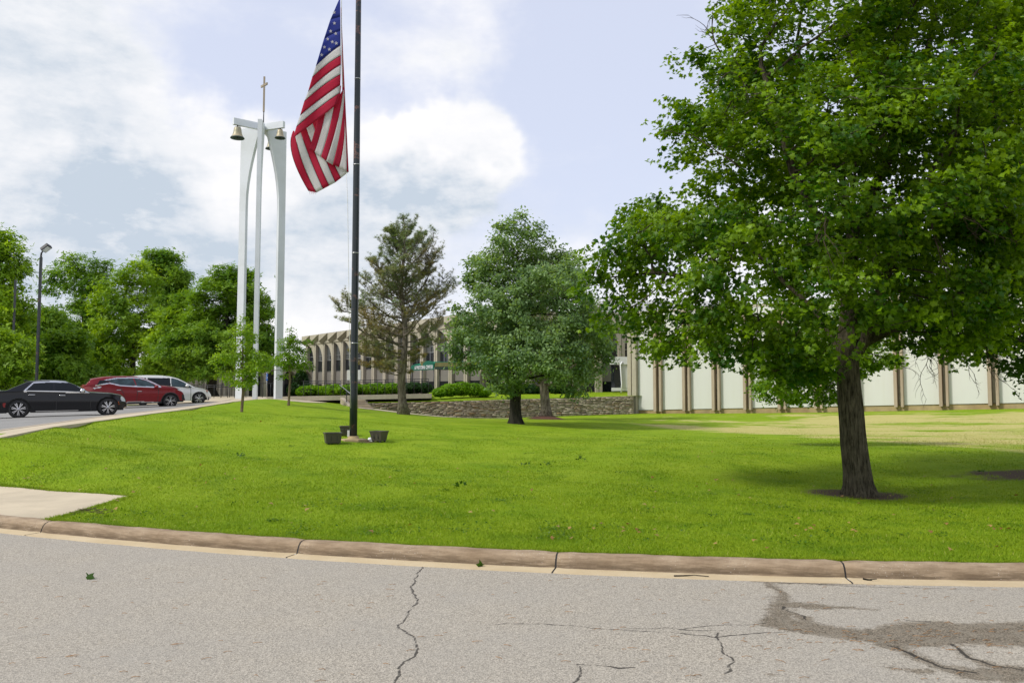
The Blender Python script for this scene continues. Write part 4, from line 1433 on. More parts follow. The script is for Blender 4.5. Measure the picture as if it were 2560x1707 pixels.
# --- hedges and shrubs
def hedge(name, label, cat, blobs, n, size, mat, tpl='clump', group=None):
    c = Vector((np.mean([b[0] for b in blobs]), np.mean([b[1] for b in blobs]), min(b[2] - b[5] for b in blobs)))
    root = empty(name, c, label, cat, group)
    B = np.array(blobs)
    k = rng.integers(0, len(B), n)
    u = rng.normal(0, 1, (n, 3)); u /= np.linalg.norm(u, axis=1)[:, None]
    p = B[k, :3] + u * (0.80 + .20 * rng.random((n, 1))) * B[k, 3:]
    p = p[p[:, 2] > c.z - .05]
    leaves_mesh('foliage', p, size, mat, root, tpl, up=.5, outc=np.array(c), tintc=.45 + .3 * vnoise(p, 2.0))
    m = MB()
    for b in blobs:
        vs, fs = [], []
        for i in range(7):
            for j in range(10):
                a, e = j * math.tau / 10, -math.pi / 2 + i * math.pi / 6
                vs.append((b[0] + b[3] * .82 * math.cos(a) * math.cos(e), b[1] + b[4] * .82 * math.sin(a) * math.cos(e), b[2] + b[5] * .82 * math.sin(e)))
        for i in range(6):
            for j in range(10):
                fs.append((i * 10 + j, i * 10 + (j + 1) % 10, (i + 1) * 10 + (j + 1) % 10, (i + 1) * 10 + j))
        m.raw(vs, fs, 'bark_dark')  # added solid core inside the leaves, its dark colour stands for inner shade
    m.build('dark_core', root)
    return root


# ------------------------------------------------------------------ arched building
ZB, ZT = 1.85, 8.45
A0 = Vector((P(770, 980, 99).x, 99.0)); A1 = Vector((P(1252, 980, 67.4).x, 67.4))
WBX = Vector((P(1600, 980, 69.5).x, 69.5))


class Frame:
    """wall frame: u along the wall, n out of it, v up"""
    def __init__(s, a, b, z=0.0):
        s.o = Vector((a.x, a.y, z)); d = Vector((b.x - a.x, b.y - a.y, 0)); s.L = d.length
        s.u = d.normalized(); s.n = Vector((s.u.y, -s.u.x, 0)); s.M = Matrix(((s.u.x, s.n.x, 0, s.o.x), (s.u.y, s.n.y, 0, s.o.y), (0, 0, 1, z), (0, 0, 0, 1)))

    def p(s, u, n, v):
        return s.M @ Vector((u, n, v))


def arcade(root, fr, nb, H0=6.6, spring=3.35, apex=5.55, sym=False, low=False):
    w_ = fr.L / nb
    pw = .56
    for i in range(nb):
        u0 = i * w_; a, b = u0 + pw, u0 + w_          # opening between piers
        # pier: two ribs with a groove
        m = MB()
        m.box((u0, -.1, -.6), (u0 + pw * .44, .40, apex), 'concrete', fr.M)
        m.box((u0 + pw * .56, -.1, -.6), (u0 + pw, .40, apex), 'concrete', fr.M)
        m.box((u0 + pw * .44, -.1, -.6), (u0 + pw * .56, .30, apex), 'concrete', fr.M)
        m.build('pier', root)
        # spandrel: panel pierced by the arch, extruded
        arc = []
        N = 12
        if sym:
            for k in range(N + 1):
                t = math.pi * k / N
                arc.append(((a + b) / 2 - (b - a) / 2 * math.cos(t), spring + (apex - spring) * .9 * math.sin(t) ** .8))
        else:
            arc.append((a, apex))
            for k in range(N + 1):
                t = math.pi / 2 * k / N
                arc.append((a + (b - a) * math.sin(t), spring + (apex - .05 - spring) * math.cos(t)))
        m = MB()
        # strips between arch and top, so that every face stays convex
        pts = arc
        for (p0, p1) in zip(pts[:-1], pts[1:]):
            if abs(p1[0] - p0[0]) < 1e-5:
                continue
            q = [fr.p(p0[0], .39, p0[1]), fr.p(p1[0], .39, p1[1]), fr.p(p1[0], .39, apex + .02), fr.p(p0[0], .39, apex + .02)]
            m.poly(q, 'concrete')
            m.poly([fr.p(p0[0], .39, p0[1]), fr.p(p1[0], .39, p1[1]), fr.p(p1[0], -.1, p1[1]), fr.p(p0[0], -.1, p0[1])], 'concrete')
        m.build('arch', root)
        # crown of the bay: projecting block whose lower edge slants
        m = MB()
        uL, uR, zt, zb = u0 + .02, u0 + w_ - .02, H0, apex
        if sym:
            m.prism([fr.p(uL, -.3, zb + .02), fr.p(uR, -.3, zb + .02), fr.p(uR, -.3, zt), fr.p(uL, -.3, zt)], tuple(fr.n * .9), 'concrete')
        else:
            m.prism([fr.p(uL, -.3, zb + .02), fr.p(uR, -.3, zb + .02), fr.p(uR, -.3, zt - .02), fr.p(uL, -.3, zt - .02)], tuple(fr.n * .78), 'concrete')
            A_, B_, C_, D_ = fr.p(uL, .485, zb - .12), fr.p(uR, .485, zt - .16), fr.p(uR, .485, zt), fr.p(uL, .485, zt)
            o_ = fr.n * .42
            m.raw([A_, B_, C_, D_, A_ + o_ + Vector((0, 0, .35)), B_ + o_ * .5 + Vector((0, 0, .05)), C_ + o_, D_ + o_], [(4, 5, 6, 7), (0, 1, 5, 4), (1, 2, 6, 5), (2, 3, 7, 6), (3, 0, 4, 7)], 'concrete')
        m.build('cornice_block', root)
        if low:
            continue
        # window wall
        m = MB()
        n0 = .06
        m.box((a, -.12, -.2), (b, n0, .85), 'dark_glass', fr.M); m.build('window', root)
        m = MB(); m.box((a, -.12, 3.56), (b, n0, apex), 'blind' if (i * 7) % 5 else 'dark_glass', fr.M); m.build('blind', root)
        m = MB(); m.box((a, -.12, 2.35), (b, n0, 3.55), 'dark_glass', fr.M)
        win = m.build('window', root)
        m = MB()
        for z in (.85, 2.30, 3.55, 4.1):
            m.box((a, -.1, z), (b, n0 + .05, z + .055), 'steel' if z > 1 else 'black_metal', fr.M)
        m.box(((a + b) / 2 - .03, -.1, 2.36), ((a + b) / 2 + .03, n0 + .04, apex), 'black_metal', fr.M)
        m.build('window_frame', win)
        m = MB()
        m.box((a, -.12, .906), (b, n0 + .02, 2.298), 'spandrel', fr.M)
        m.build('spandrel_panel', root)


arc_b = empty('arched_building', (A0.x, A0.y, ZB), 'long two-storey concrete building with tall arched window bays behind the pine', 'building')
frA = Frame(A0, A1, ZB)
arcade(arc_b, frA, 16)
frB = Frame(A1, WBX, ZB - .1)
arcade(arc_b, frB, 6, sym=True)
m = MB()
N3 = lambda fr, u, n, v: fr.p(u, n, v)
# body: roof slab and back walls
m.poly([frA.p(0, -.25, 6.45), frA.p(frA.L, -.25, 6.45), frB.p(frB.L, -.25, 6.45), frB.p(frB.L, -26, 6.45), frA.p(0, -22, 6.45)], 'concrete')
m.build('roof', arc_b)
m = MB()
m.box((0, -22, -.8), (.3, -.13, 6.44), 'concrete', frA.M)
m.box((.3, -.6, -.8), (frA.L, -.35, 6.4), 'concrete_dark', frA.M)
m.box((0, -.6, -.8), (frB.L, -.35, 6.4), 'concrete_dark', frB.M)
m.box((frB.L - .3, -26, -.8), (frB.L, -.61, 6.44), 'concrete', frB.M)
m.build('wall', arc_b)
# pale plant room on the roof
m = MB()
q = P(1500, 770, 78)
m.box((q.x, 78, 8.3), (q.x + 11, 86, 10.4), 'white_paint')
for k in range(18):
    m.box((q.x + .2 + k * .6, 77.93, 8.4), (q.x + .26 + k * .6, 77.997, 10.35), 'tower_paint')
m.build('roof_plant_room', arc_b)

# low wing behind the bell tower
C0, C1 = Vector((P(470, 990, 80).x, 80.0)), Vector((P(775, 990, 92).x, 92.0))
low = empty('low_wing', (C0.x, C0.y, 1.25), 'single-storey concrete wing with arched doorways behind the bell tower', 'building')
frC = Frame(C0, C1, 1.25)
nC = 7
wC = frC.L / nC
for i in range(nC):
    u0 = i * wC
    if i < 3:       # ribbed blank wall
        m = MB()
        m.box((u0, -.4, -.3), (u0 + wC, .0, 3.2), 'concrete', frC.M)
        for k in range(4):
            m.box((u0 + k * wC / 4 + .02, .002, -.3), (u0 + k * wC / 4 + .17, .22, 3.2), 'concrete', frC.M)
        m.build('ribbed_wall', low)
    else:
        m = MB()
        m.box((u0, -.4, -.3), (u0 + .3, .3, 3.2), 'concrete', frC.M)
        m.build('pier', low)
        m = MB()
        a, b = u0 + .3, u0 + wC
        pr = [((a + b) / 2 - (b - a) / 2 * math.cos(t), 1.5 + 1.35 * math.sin(t) ** .75) for t in [math.pi * k / 12 for k in range(13)]]
        for p0, p1 in zip(pr[:-1], pr[1:]):
            m.poly([frC.p(p0[0], .28, p0[1]), frC.p(p1[0], .28, p1[1]), frC.p(p1[0], .28, 3.2), frC.p(p0[0], .28, 3.2)], 'concrete')
            m.poly([frC.p(p0[0], .28, p0[1]), frC.p(p1[0], .28, p1[1]), frC.p(p1[0], -.4, p1[1]), frC.p(p0[0], -.4, p0[1])], 'concrete')
        m.build('arch', low)
        m = MB(); m.box((a, -.45, -.3), (b, -.3, 3.1), 'dark_glass', frC.M)
        d = m.build('door', low)
        m = MB()
        for k in (.33, .66):
            m.box((a + (b - a) * k - .03, -.298, -.3), (a + (b - a) * k + .03, -.25, 2.8), 'black_metal', frC.M)
        m.box((a, -.298, 1.9), (b, -.24, 1.98), 'black_metal', frC.M)
        m.build('door_frame', d)
m = MB(); m.box((-.2, -8, 3.21), (frC.L + .1, .5, 3.65), 'concrete', frC.M); m.build('roof', low)
m = MB(); m.box((0, -8, -.3), (frC.L, -.5, 3.2), 'concrete_dark', frC.M); m.build('wall', low)

# ------------------------------------------------------------------ entrance awning with lettering
aw = empty('entrance_awning', P(1080, 935, 70), 'green awning with arched front over the entrance, white PASTORAL CENTER lettering', 'awning')
ya = 67.5
La, Ra = P(1028, 925, 70.5), P(1086, 921, ya)           # left and right lower corners of the sign side
frS = Frame(Vector((La.x, La.y)), Vector((Ra.x, Ra.y)), 0)
z_lo, z_mid = P(1086, 924, ya).z, P(1086, 916, ya).z
ztop = P(1080, 901, ya).z
m = MB()
Ls = frS.L
# lower valance with arched upper edge in two lobes, thickness .06
for (ua, ub, hh_) in ((0.02, Ls * .46, ztop - .25), (Ls * .52, Ls, ztop)):
    N = 12
    ol = [(ua, z_lo)] + [((ua + ub) / 2 - (ub - ua) / 2 * math.cos(math.pi * k / N), z_mid + (hh_ - z_mid) * math.sin(math.pi * k / N) ** .6) for k in range(N + 1)] + [(ub, z_lo)]
    c = [frS.p(u_, .05, v_) for u_, v_ in ol]
    m.prism(c, tuple(frS.n * -.05), 'awning_green')
m.prism([frS.p(Ls * .44, .04, z_lo), frS.p(Ls * .54, .04, z_lo), frS.p(Ls * .54, .04, z_mid + .1), frS.p(Ls * .44, .04, z_mid + .1)], tuple(frS.n * -.04), 'awning_green')
m.build('sign_valance', aw)
m = MB()
m.prism([frS.p(Ls * .38, -.10, z_mid), frS.p(Ls * .62, -.10, z_mid), frS.p(Ls * .60, -.10, z_mid + .48), frS.p(Ls * .36, -.10, z_mid + .48)], tuple(frS.n * -.04), 'awning_gold')
m.build('gold_emblem', aw)
m = MB()
# vaulted roof behind the sign and the long side to the right
Rb = P(1150, 921, ya - .6)
dpt = frS.n * -1.9
v0, v1 = frS.p(0, -.2, ztop - .28), frS.p(Ls, -.2, ztop - .05)
m.prism([frS.p(.05, -.15, z_mid), frS.p(Ls - .02, -.15, z_mid), frS.p(Ls - .25, -.15, ztop - .08), frS.p(.35, -.15, ztop - .22)], tuple(dpt), 'awning_light')
frR = Frame(Vector((Ra.x + .05, Ra.y)), Vector((Rb.x, Rb.y)), 0)
m.box((0, -2.0, z_mid + .35), (frR.L + 2.2, -.02, ztop - .12), 'awning_light', frR.M)
m.build('canopy', aw)
m = MB(); m.box((0, -2.0, z_mid - .02), (frR.L + 2.2, .04, z_mid + .33), 'awning_gold', frR.M); m.build('gold_band', aw)
m = MB(); m.box((0, -2.0, z_lo + .03), (frR.L + 2.2, .06, z_mid - .04), 'awning_dark', frR.M); m.build('dark_valance', aw)
for px in (1030, 1056, 1085, 1100):
    q = P(px, 924, ya + (1.5 if px < 1060 else .3))
    m = MB(); m.tube([(q.x, q.y, ZB - .5), (q.x, q.y, q.z + .05)], .045, 'black_metal', 6); m.build('post', aw)
cu = bpy.data.curves.new('lettering', 'FONT')
cu.body = '& PASTORAL CENTER'
cu.size = .40; cu.extrude = .012; cu.align_x = 'RIGHT'; cu.offset = .006
cu.materials.append(MATS['white_paint'])
tx = bpy.data.objects.new('lettering', cu)
COL.objects.link(tx); tx.parent = aw
pos_ = frS.p(Ls - .12, .07, z_lo + .10)
zax = frS.n; xax = frS.u; yax = Vector((0, 0, 1))
tx.matrix_local = Matrix.Translation(pos_ - parent_world(aw)) @ Matrix(((xax.x, yax.x, zax.x, 0), (xax.y, yax.y, zax.y, 0), (xax.z, yax.z, zax.z, 0), (0, 0, 0, 1)))
bpy.context.view_layer.update()
bpy.context.view_layer.update()
_me = bpy.data.meshes.new_from_object(tx.evaluated_get(bpy.context.evaluated_depsgraph_get()))
_mw = tx.matrix_local.copy()
bpy.data.objects.remove(tx)
tx = link('lettering', _me, aw); tx.matrix_local = _mw
bpy.context.view_layer.update()
wid = tx.dimensions.x
if wid > 0:
    tx.scale = ((Ls * .78) / wid, 1.0, 1.0)

# ------------------------------------------------------------------ stone wall, terrace, bridge walk, steps
def stones(name, a, b, za, zb_, thick, label, cat):
    """a, b: Vectors (x,y); za=(bottom,top) at a, zb_ at b; dry-laid courses of single blocks"""
    fr = Frame(a, b)
    root = MB()
    r = random.Random(5 + int(a.x * 10))
    L = fr.L
    V, F, T, T2 = [], [], [], []
    bot = lambda u: za[0] + (zb_[0] - za[0]) * u / L
    top = lambda u: za[1] + (zb_[1] - za[1]) * u / L
    row = 0
    z = -.15
    while z < 1.6:
        h = r.uniform(.07, .15)
        u = -r.uniform(0, .3)
        while u < L:
            w_ = r.uniform(.18, .62)
            uc = min(max(u + w_ / 2, 0), L)
            zz0 = bot(uc) * 0 + bot(uc) + z; zz1 = zz0 + h - .012
            if zz1 > top(uc):
                zz1 = top(uc) - .002
            u0_, u1_ = max(u, 0), min(u + w_ - .014, L)
            if zz1 - zz0 > .03 and u1_ - u0_ > .04:
                d = r.uniform(0, .06)
                c = [fr.p(u0_ + r.uniform(0, .015), -thick, zz0), fr.p(u1_, -thick, zz0), fr.p(u1_, -thick, zz1), fr.p(u0_, -thick, zz1)]
                e = [fr.p(u0_ + r.uniform(0, .02), d, zz0 + r.uniform(0, .02)), fr.p(u1_ - r.uniform(0, .02), d + r.uniform(-.02, .02), zz0 + r.uniform(0, .02)), fr.p(u1_ - r.uniform(0, .02), d + r.uniform(-.02, .02), zz1 - r.uniform(0, .02)), fr.p(u0_ + r.uniform(0, .02), d, zz1 - r.uniform(0, .02))]
                k = len(V)
                V += [tuple(q) for q in c + e]
                F += [(k, k + 1, k + 5, k + 4), (k + 1, k + 2, k + 6, k + 5), (k + 2, k + 3, k + 7, k + 6), (k + 3, k, k + 4, k + 7), (k + 4, k + 5, k + 6, k + 7)]
                T += [min(1, max(0, r.gauss(.5, .26)))] * 8; T2 += [max(0, r.gauss(-.1, .4))] * 8
            u += w_
        z += h
    o = fast(name, np.array(V), np.array(F), 'stone', attrs={'tint': T, 'tint2': np.clip(T2, 0, .8)})
    tag(o, label, cat)
    return o


W0, W1, W2 = P(908, 1008, 56.2), P(1166, 1002, 57.0), P(1584, 989.6, 61.0)
wb0, wb1, wb2 = P(908, 1024, 56.2), P(1166, 1047, 57.0), P(1584, 1036, 61.0)
stones('stone_wall', W0.xy, W1.xy, (wb0.z - .2, W0.z), (wb1.z - .25, W1.z), .5, 'sunlit left run of dry-laid stone retaining wall, from the steps to its corner', 'wall')
stones('stone_wall', W1.xy, W2.xy, (wb1.z - .25, W1.z), (wb2.z - .25, W2.z), .5, 'shaded right run of dry-laid stone retaining wall, behind the two trunks', 'wall')
# fill behind the stones
m = MB()
for a, b, c, d in ((W0, W1, wb0, wb1), (W1, W2, wb1, wb2)):
    fr = Frame(a.xy, b.xy)
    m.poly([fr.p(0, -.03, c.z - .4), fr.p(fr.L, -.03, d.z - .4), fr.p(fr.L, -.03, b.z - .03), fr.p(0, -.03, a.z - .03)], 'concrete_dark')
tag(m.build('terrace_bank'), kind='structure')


def ruled(name, A, B, mat, nu=40, nv=8):
    return strip(name, [tuple(p) for p in A], [tuple(p) for p in B], mat, nu, nv, 0, follow=False)


T_front = [P(760, 992, 61), P(908, 1007, 56.6), P(1166, 1001.5, 57.4), P(1584, 989.2, 61.4), P(1640, 989, 62)]
T_front[0] = Vector((T_front[1].x - .2, 56.6, T_front[1].z))
T_back = [Vector((A0.x + 12, 82, ZB - .1)), frA.p(26, .3, -.1), frA.p(frA.L, .5, -.1), frB.p(frB.L * .9, .3, 0.02), frB.p(frB.L + .5, .3, .02)]
T_back[0] = frA.p(20, .3, -.12)
ter = fast('terrace_lawn', *(lambda g: (g[0], g[1]))((lambda nu, nv: (
    np.concatenate([[[*(Vector(a).lerp(Vector(b), j / (nv - 1)))] for j in range(nv)] for a, b in zip(T_front, T_back)]), grid_faces(len(T_front), nv)))(0, 8)), 'lawn',
    attrs={'dry': np.zeros(len(T_front) * 8), 'dirt': np.zeros(len(T_front) * 8)}, smooth=True)
tag(ter, kind='structure')
# bed behind the raised walk, from the plaza to the terrace
bd = [P(700, 992, 60.4), P(900, 990, 60.4), P(1080, 985, 60.4)]
bk = [frA.p(-1, .4, -.3), frA.p(14, .4, -.15), frA.p(27, .4, -.05)]
ter2 = ruled('planting_bed', bd, bk, 'mulch', 24, 6)
# raised walk: slab with a pale edge
S0, S1 = P(668, 992, 56.5), P(1079, 983.5, 57.5)
frW = Frame(S0.xy, S1.xy)
slope = (S1.z - S0.z) / frW.L


def sbox(mb, u0, u1, n0, n1, v0, v1, mat, fr=frW, z=S0.z, sl=slope):
    vs = [fr.p(u_, n_, z + sl * u_ + v_) for v_ in (v0, v1) for (u_, n_) in ((u0, n0), (u1, n0), (u1, n1), (u0, n1))]
    mb.raw(vs, [(0, 3, 2, 1), (4, 5, 6, 7), (0, 1, 5, 4), (1, 2, 6, 5), (2, 3, 7, 6), (3, 0, 4, 7)], mat)


walk = empty('raised_walkway', S0, 'raised concrete walkway slab in front of the hedge, dark gap below', 'walkway')
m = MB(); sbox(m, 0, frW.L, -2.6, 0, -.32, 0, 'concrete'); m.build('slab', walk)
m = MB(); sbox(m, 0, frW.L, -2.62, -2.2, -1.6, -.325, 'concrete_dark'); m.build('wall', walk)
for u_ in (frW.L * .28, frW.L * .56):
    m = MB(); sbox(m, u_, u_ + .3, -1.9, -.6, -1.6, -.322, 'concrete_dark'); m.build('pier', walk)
# steps down to the garden path
stp = empty('stone_steps', P(880, 1020, 55.5), 'flight of tan stone steps rising beside the flagpole to the raised walkway', 'steps')
nst = 6
for k in range(nst):
    py = 1021 - k * 4.2
    Yk = 53.6 + k * .5
    l, r_ = P(858 + (nst - k) * 2.4 - 6, py, Yk), P(931 - k * 4.0 if k > 1 else 930 - k * 2, py, Yk)
    m = MB(); m.box((l.x, Yk, l.z - .55), (r_.x, Yk + .62, l.z), 'concrete_stair')
    m.box((l.x - .01, Yk - .03, l.z + .002), (r_.x + .01, Yk + .6, l.z + .03), 'plaza_concrete'); m.build('step', stp)
m = MB()
l0, l1 = P(876, 1021, 53.4), P(851, 998, 56.3)
m.prism([l0 + Vector((0, 0, -.3)), l0 + Vector((0, 0, .10)), l1 + Vector((0, 0, .12)), l1 + Vector((0, 0, -.3))], (.22, 0.1, 0), 'concrete_stair'); m.build('stringer', stp)
hr = empty('stair_handrail', P(868, 1010, 54), 'pale sloping handrail on a black post beside the stone steps', 'handrail')
m = MB(); m.tube([P(849, 962, 56.4), P(853, 965, 56.2), P(876, 984, 54.2), P(878, 992, 54.1)], .028, 'steel', 6); m.build('rail', hr)
m = MB(); m.tube([P(866.5, 976, 55), P(866.5, 1005, 55)], .028, 'black_metal', 6); m.build('post', hr)


def railing(label, a, b, z0, z1, h, n, name='railing', bars=2):
    root = empty(name, (a.x, a.y, z0), label, 'railing')
    m = MB()
    for v in ([h, h * .86] if bars == 2 else [h]):
        m.tube([(a.x, a.y, z0 + v), (b.x, b.y, z1 + v)], .022, 'black_metal', 5)
    m.build('rail', root)
    for k in range(n + 1):
        t = k / n
        q = Vector((a.x + (b.x - a.x) * t, a.y + (b.y - a.y) * t, z0 + (z1 - z0) * t))
        m = MB(); m.tube([q + Vector((0, 0, -.02)), q + Vector((0, 0, h))], .02, 'black_metal', 5); m.build('post', root)


q0, q1 = frW.p(2.4, -.12, 0), frW.p(frW.L - .2, -.12, 0)
railing('long thin black railing along the raised walkway before the hedge', q0, q1, S0.z + slope * 2.4, S0.z + slope * (frW.L - .2), 1.02, 17)
a_, b_ = P(553, 992, 58), P(697, 990, 58)
railing('black railing on the plaza behind the bell tower legs', a_, b_, 1.36, 1.38, .98, 7, bars=1)
a_, b_ = P(484, 992, 57), P(586, 992, 57)
railing('black stepped railing on the ramp between the white van and the tower', a_, b_, 1.36, 1.36, .85, 6)
a_, b_ = P(695, 990, 57), P(709, 990, 57)
railing('short taller black rail at the right foot of the tower', a_, b_, 1.36, 1.36, 1.25, 1, bars=1)

hb = []
for k in range(13):
    t = k / 12
    q = P(765 + 215 * t, 978 - 7 * t, 61.5 + .6 * math.sin(k))
    hb.append((q.x, q.y, q.z - .02, .75, .8, .42 + .05 * math.sin(k * 2.1)))
hedge('clipped_hedge', 'long bright green spreading hedge behind the walkway railing', 'hedge', hb, 9000, .16, 'leaf_hedge')
hb = [(P(px, py, Y).x, Y, P(px, py, Y).z, rx_, .9, rz_) for px, py, Y, rx_, rz_ in ((1000, 972, 64, .8, .42), (1030, 970, 64, .9, .45), (1060, 970, 64, .7, .4))]
hedge('clipped_hedge', 'darker short hedge under the green awning', 'hedge', hb, 2800, .16, 'leaf_yew')
hb = [(P(px, py, Y).x, Y, P(px, py, Y).z, rx_, .9, rz_) for px, py, Y, rx_, rz_ in ((1100, 981, 60, .55, .32), (1125, 975, 60.5, .75, .48), (1155, 972, 61, .85, .52), (1185, 974, 61, .8, .48), (1208, 980, 61, .6, .35))]
hedge('clipped_hedge', 'mounded bright green shrub on the terrace right of the entrance', 'shrub', hb, 5200, .16, 'leaf_hedge')
hb = [(P(px, py, Y).x, Y, P(px, py, Y).z, rx_, rx_, rz_) for px, py, Y, rx_, rz_ in ((752, 960, 72, .75, 1.1), (752, 942, 72, .4, .6), (735, 975, 71, .6, .6), (768, 975, 71, .6, .6))]
hedge('conical_shrub', 'dark conical evergreen shrub at the left end of the arched building', 'shrub', hb, 3500, .2, 'leaf_yew')
hb = [(P(px, py, Y).x, Y, P(px, py, Y).z, rx_, rx_ * .8, rz_) for px, py, Y, rx_, rz_ in ((1270, 972, 65, 1.0, .5), (1330, 974, 65.5, 1.1, .45), (1400, 972, 66, 1.1, .5))]
hedge('low_shrubs', 'dark shrubs along the building behind the two lawn trees', 'shrub', hb, 3000, .2, 'leaf_yew')

# white framed window bay beside the big white wall
gb = empty('window_bay', P(1552, 975, 66), 'white framed glazed bay with downpipe in the corner next to the white wall', 'window bay')
fy = 66.0
x0_, x1_ = P(1528, 900, fy).x, P(1583, 900, fy).x
zz = lambda py: P(1550, py, fy).z
m = MB(); m.box((x0_, fy, zz(980)), (x1_, fy + .25, zz(912)), 'dark_glass'); m.build('pane', gb)
m = MB(); m.box((x0_ - .1, fy - .25, zz(911)), (x1_ + .1, fy + .2, zz(892)), 'white_paint')
m.box((x0_, fy - .12, zz(977)), (x1_, fy - .003, zz(969)), 'white_paint')
m.box((x1_ - .95, fy - .14, zz(968.8)), (x1_ + .1, fy - .003, zz(911.2)), 'white_paint'); m.build('window_frame', gb)
m = MB(); m.tube([(x1_ - .9, fy - .25, zz(905)), (x1_ - 1.05, fy - .26, zz(912)), (x1_ - .95, fy - .24, zz(960)), (x1_ - 1.0, fy - .3, zz(982))], .07, 'white_paint', 8); m.build('downpipe', gb)

# ------------------------------------------------------------------ the big white wall (auditorium)
LW = (WB.xy - WA.xy).length
frH = Frame(WA.xy, WB.xy)
zfA, zfB = WA.z, WB.z
zbot = lambda u: P(1590, 1025, 62).z + (P(2540, 1006.5, 47.3).z - P(1590, 1025, 62).z) * u / LW     # lower edge of the panels
ztopA = 7.55
au = empty('auditorium_building', (WA.x, WA.y, zfA), 'tall windowless building with white panels and paired concrete pilasters at the right', 'building')
u_of = lambda px: None
# photo columns of the pilaster pairs -> distance along the wall
def u_at(px):
    k = (px - CX) / FPX / math.cos(PITCH) * 1.0
    # solve x = k*y on the wall line
    den = WDIR.x - k * WDIR.y
    return (k * WA.y - WA.x) / den


pairs = [(1636, 1656), (1708, 1727), (1781, 1801), (1859, 1879), (1944, 1965), (2034, 2056), (2128, 2150), (2233, 2257), (2345, 2369), (2466, 2494), (2600, 2630), (2745, 2778), (2900, 2935)]
us = [(u_at(a), u_at(b)) for a, b in pairs]
us = [u for u in us if u[0] > 0]
prev = .32
for i, (ua, ub) in enumerate(us):
    m = MB()
    zb0, zb1 = zbot(prev), zbot(ua)
    vs = [frH.p(u_, n_, v_) for (n_) in (-.25, 0) for (u_, v_) in ((prev, zb0), (ua + .02, zb1), (ua + .02, ztopA), (prev, ztopA))]
    mt = 'white_panel_stained' if i == 6 else 'white_panel'
    m.raw(vs, [(4, 5, 6, 7), (0, 3, 2, 1), (0, 1, 5, 4), (3, 7, 6, 2)], mt)
    m.build('wall_panel', au)
    pw_ = ub - ua
    for (uc, wd) in ((ua + pw_ * .18, pw_ * .34), (ub - pw_ * .15, pw_ * .26)):
        m = MB()
        m.box((uc - wd / 2, -.05, zbot(uc) - .12), (uc + wd / 2, .30, ztopA + .02), 'pilaster_concrete', frH.M)
        m.build('pilaster', au)
    g0, g1 = ua + pw_ * .352, ub - pw_ * .282
    m = MB(); m.box((g0, -.3, zbot(ua) + .02), (g1, -.12, zbot(ua) + 2.45), 'concrete', frH.M); m.build('apron_panel', au)
    m = MB(); m.box((g0, -.3, zbot(ua) + 2.46), (g1, -.14, ztopA - .2), 'dark_glass', frH.M); m.build('window', au)
    prev = ub - .02
m = MB()
uE = us[-1][1] + .4
vs = [frH.p(u_, n_, v_) for n_ in (-.4, -.06) for (u_, v_) in ((.1, zfA - .6), (uE, zfB - .6), (uE, zbot(uE) - .015), (.1, zbot(0) - .015))]
m.raw(vs, [(4, 5, 6, 7), (0, 3, 2, 1), (3, 7, 6, 2)], 'foundation'); m.build('foundation', au)
for (uc, wd, nn, tp) in ((.12, .34, .32, .12), (-.33, .3, .22, .35)):
    m = MB(); m.box((uc - wd / 2, -.4, zbot(0) - .35), (uc + wd / 2, nn, ztopA + tp), 'concrete', frH.M); m.build('pilaster', au)
m = MB(); m.box((-.45, -22, ztopA + .021), (uE, -.01, ztopA + .22), 'concrete', frH.M); m.build('roof', au)
m = MB(); m.box((-.45, -22, -.5), (-.15, -.41, ztopA + .018), 'concrete', frH.M); m.box((-.14, -22, -.5), (uE, -.45, ztopA + .01), 'concrete_dark', frH.M); m.build('wall', au)

# ------------------------------------------------------------------ bell tower
YT = 52.0
tc_ = P(643, 318, YT); xT, zTop = P(645.5, 990, YT).x, tc_.z
bt = empty('bell_tower', (xT, YT, 1.35), 'tall white three-legged bell tower carrying a cross above the plaza', 'bell tower')
zg = 1.30
for ang in (R(-81), R(44), R(163)):
    u_ = Vector((math.cos(ang), math.sin(ang), 0)); t_ = Vector((-u_.y, u_.x, 0)) * .128
    hw = zTop - zg
    inner = []
    for k in range(25):
        z = hw * k / 24
        dz = (z - (hw - 4.9)) / 4.9
        rr_ = 1.12 if dz < 0 else 1.12 - .95 * (1 - math.cos(min(1, dz) * math.pi / 2)) ** .95
        inner.append((rr_, z))
        m = MB()
    Ol = []
    for r2, z in inner:
        ro = 1.60 - .03 * (z / hw)
        Ol.append((Vector((xT, YT, zg + z)) + u_ * r2, Vector((xT, YT, zg + z)) + u_ * ro))
    for (a, b), (c, d) in zip(Ol[:-1], Ol[1:]):
        m.poly([a + t_, b + t_, d + t_, c + t_], 'tower_paint'); m.poly([a - t_, c - t_, d - t_, b - t_], 'tower_paint')
        m.poly([a - t_, a + t_, c + t_, c - t_], 'tower_paint'); m.poly([b - t_, d - t_, d + t_, b + t_], 'tower_paint')
    a, b = Ol[-1]; m.poly([a + t_, b + t_, b - t_, a - t_], 'tower_paint')
    m.build('leg', bt)
bells = []
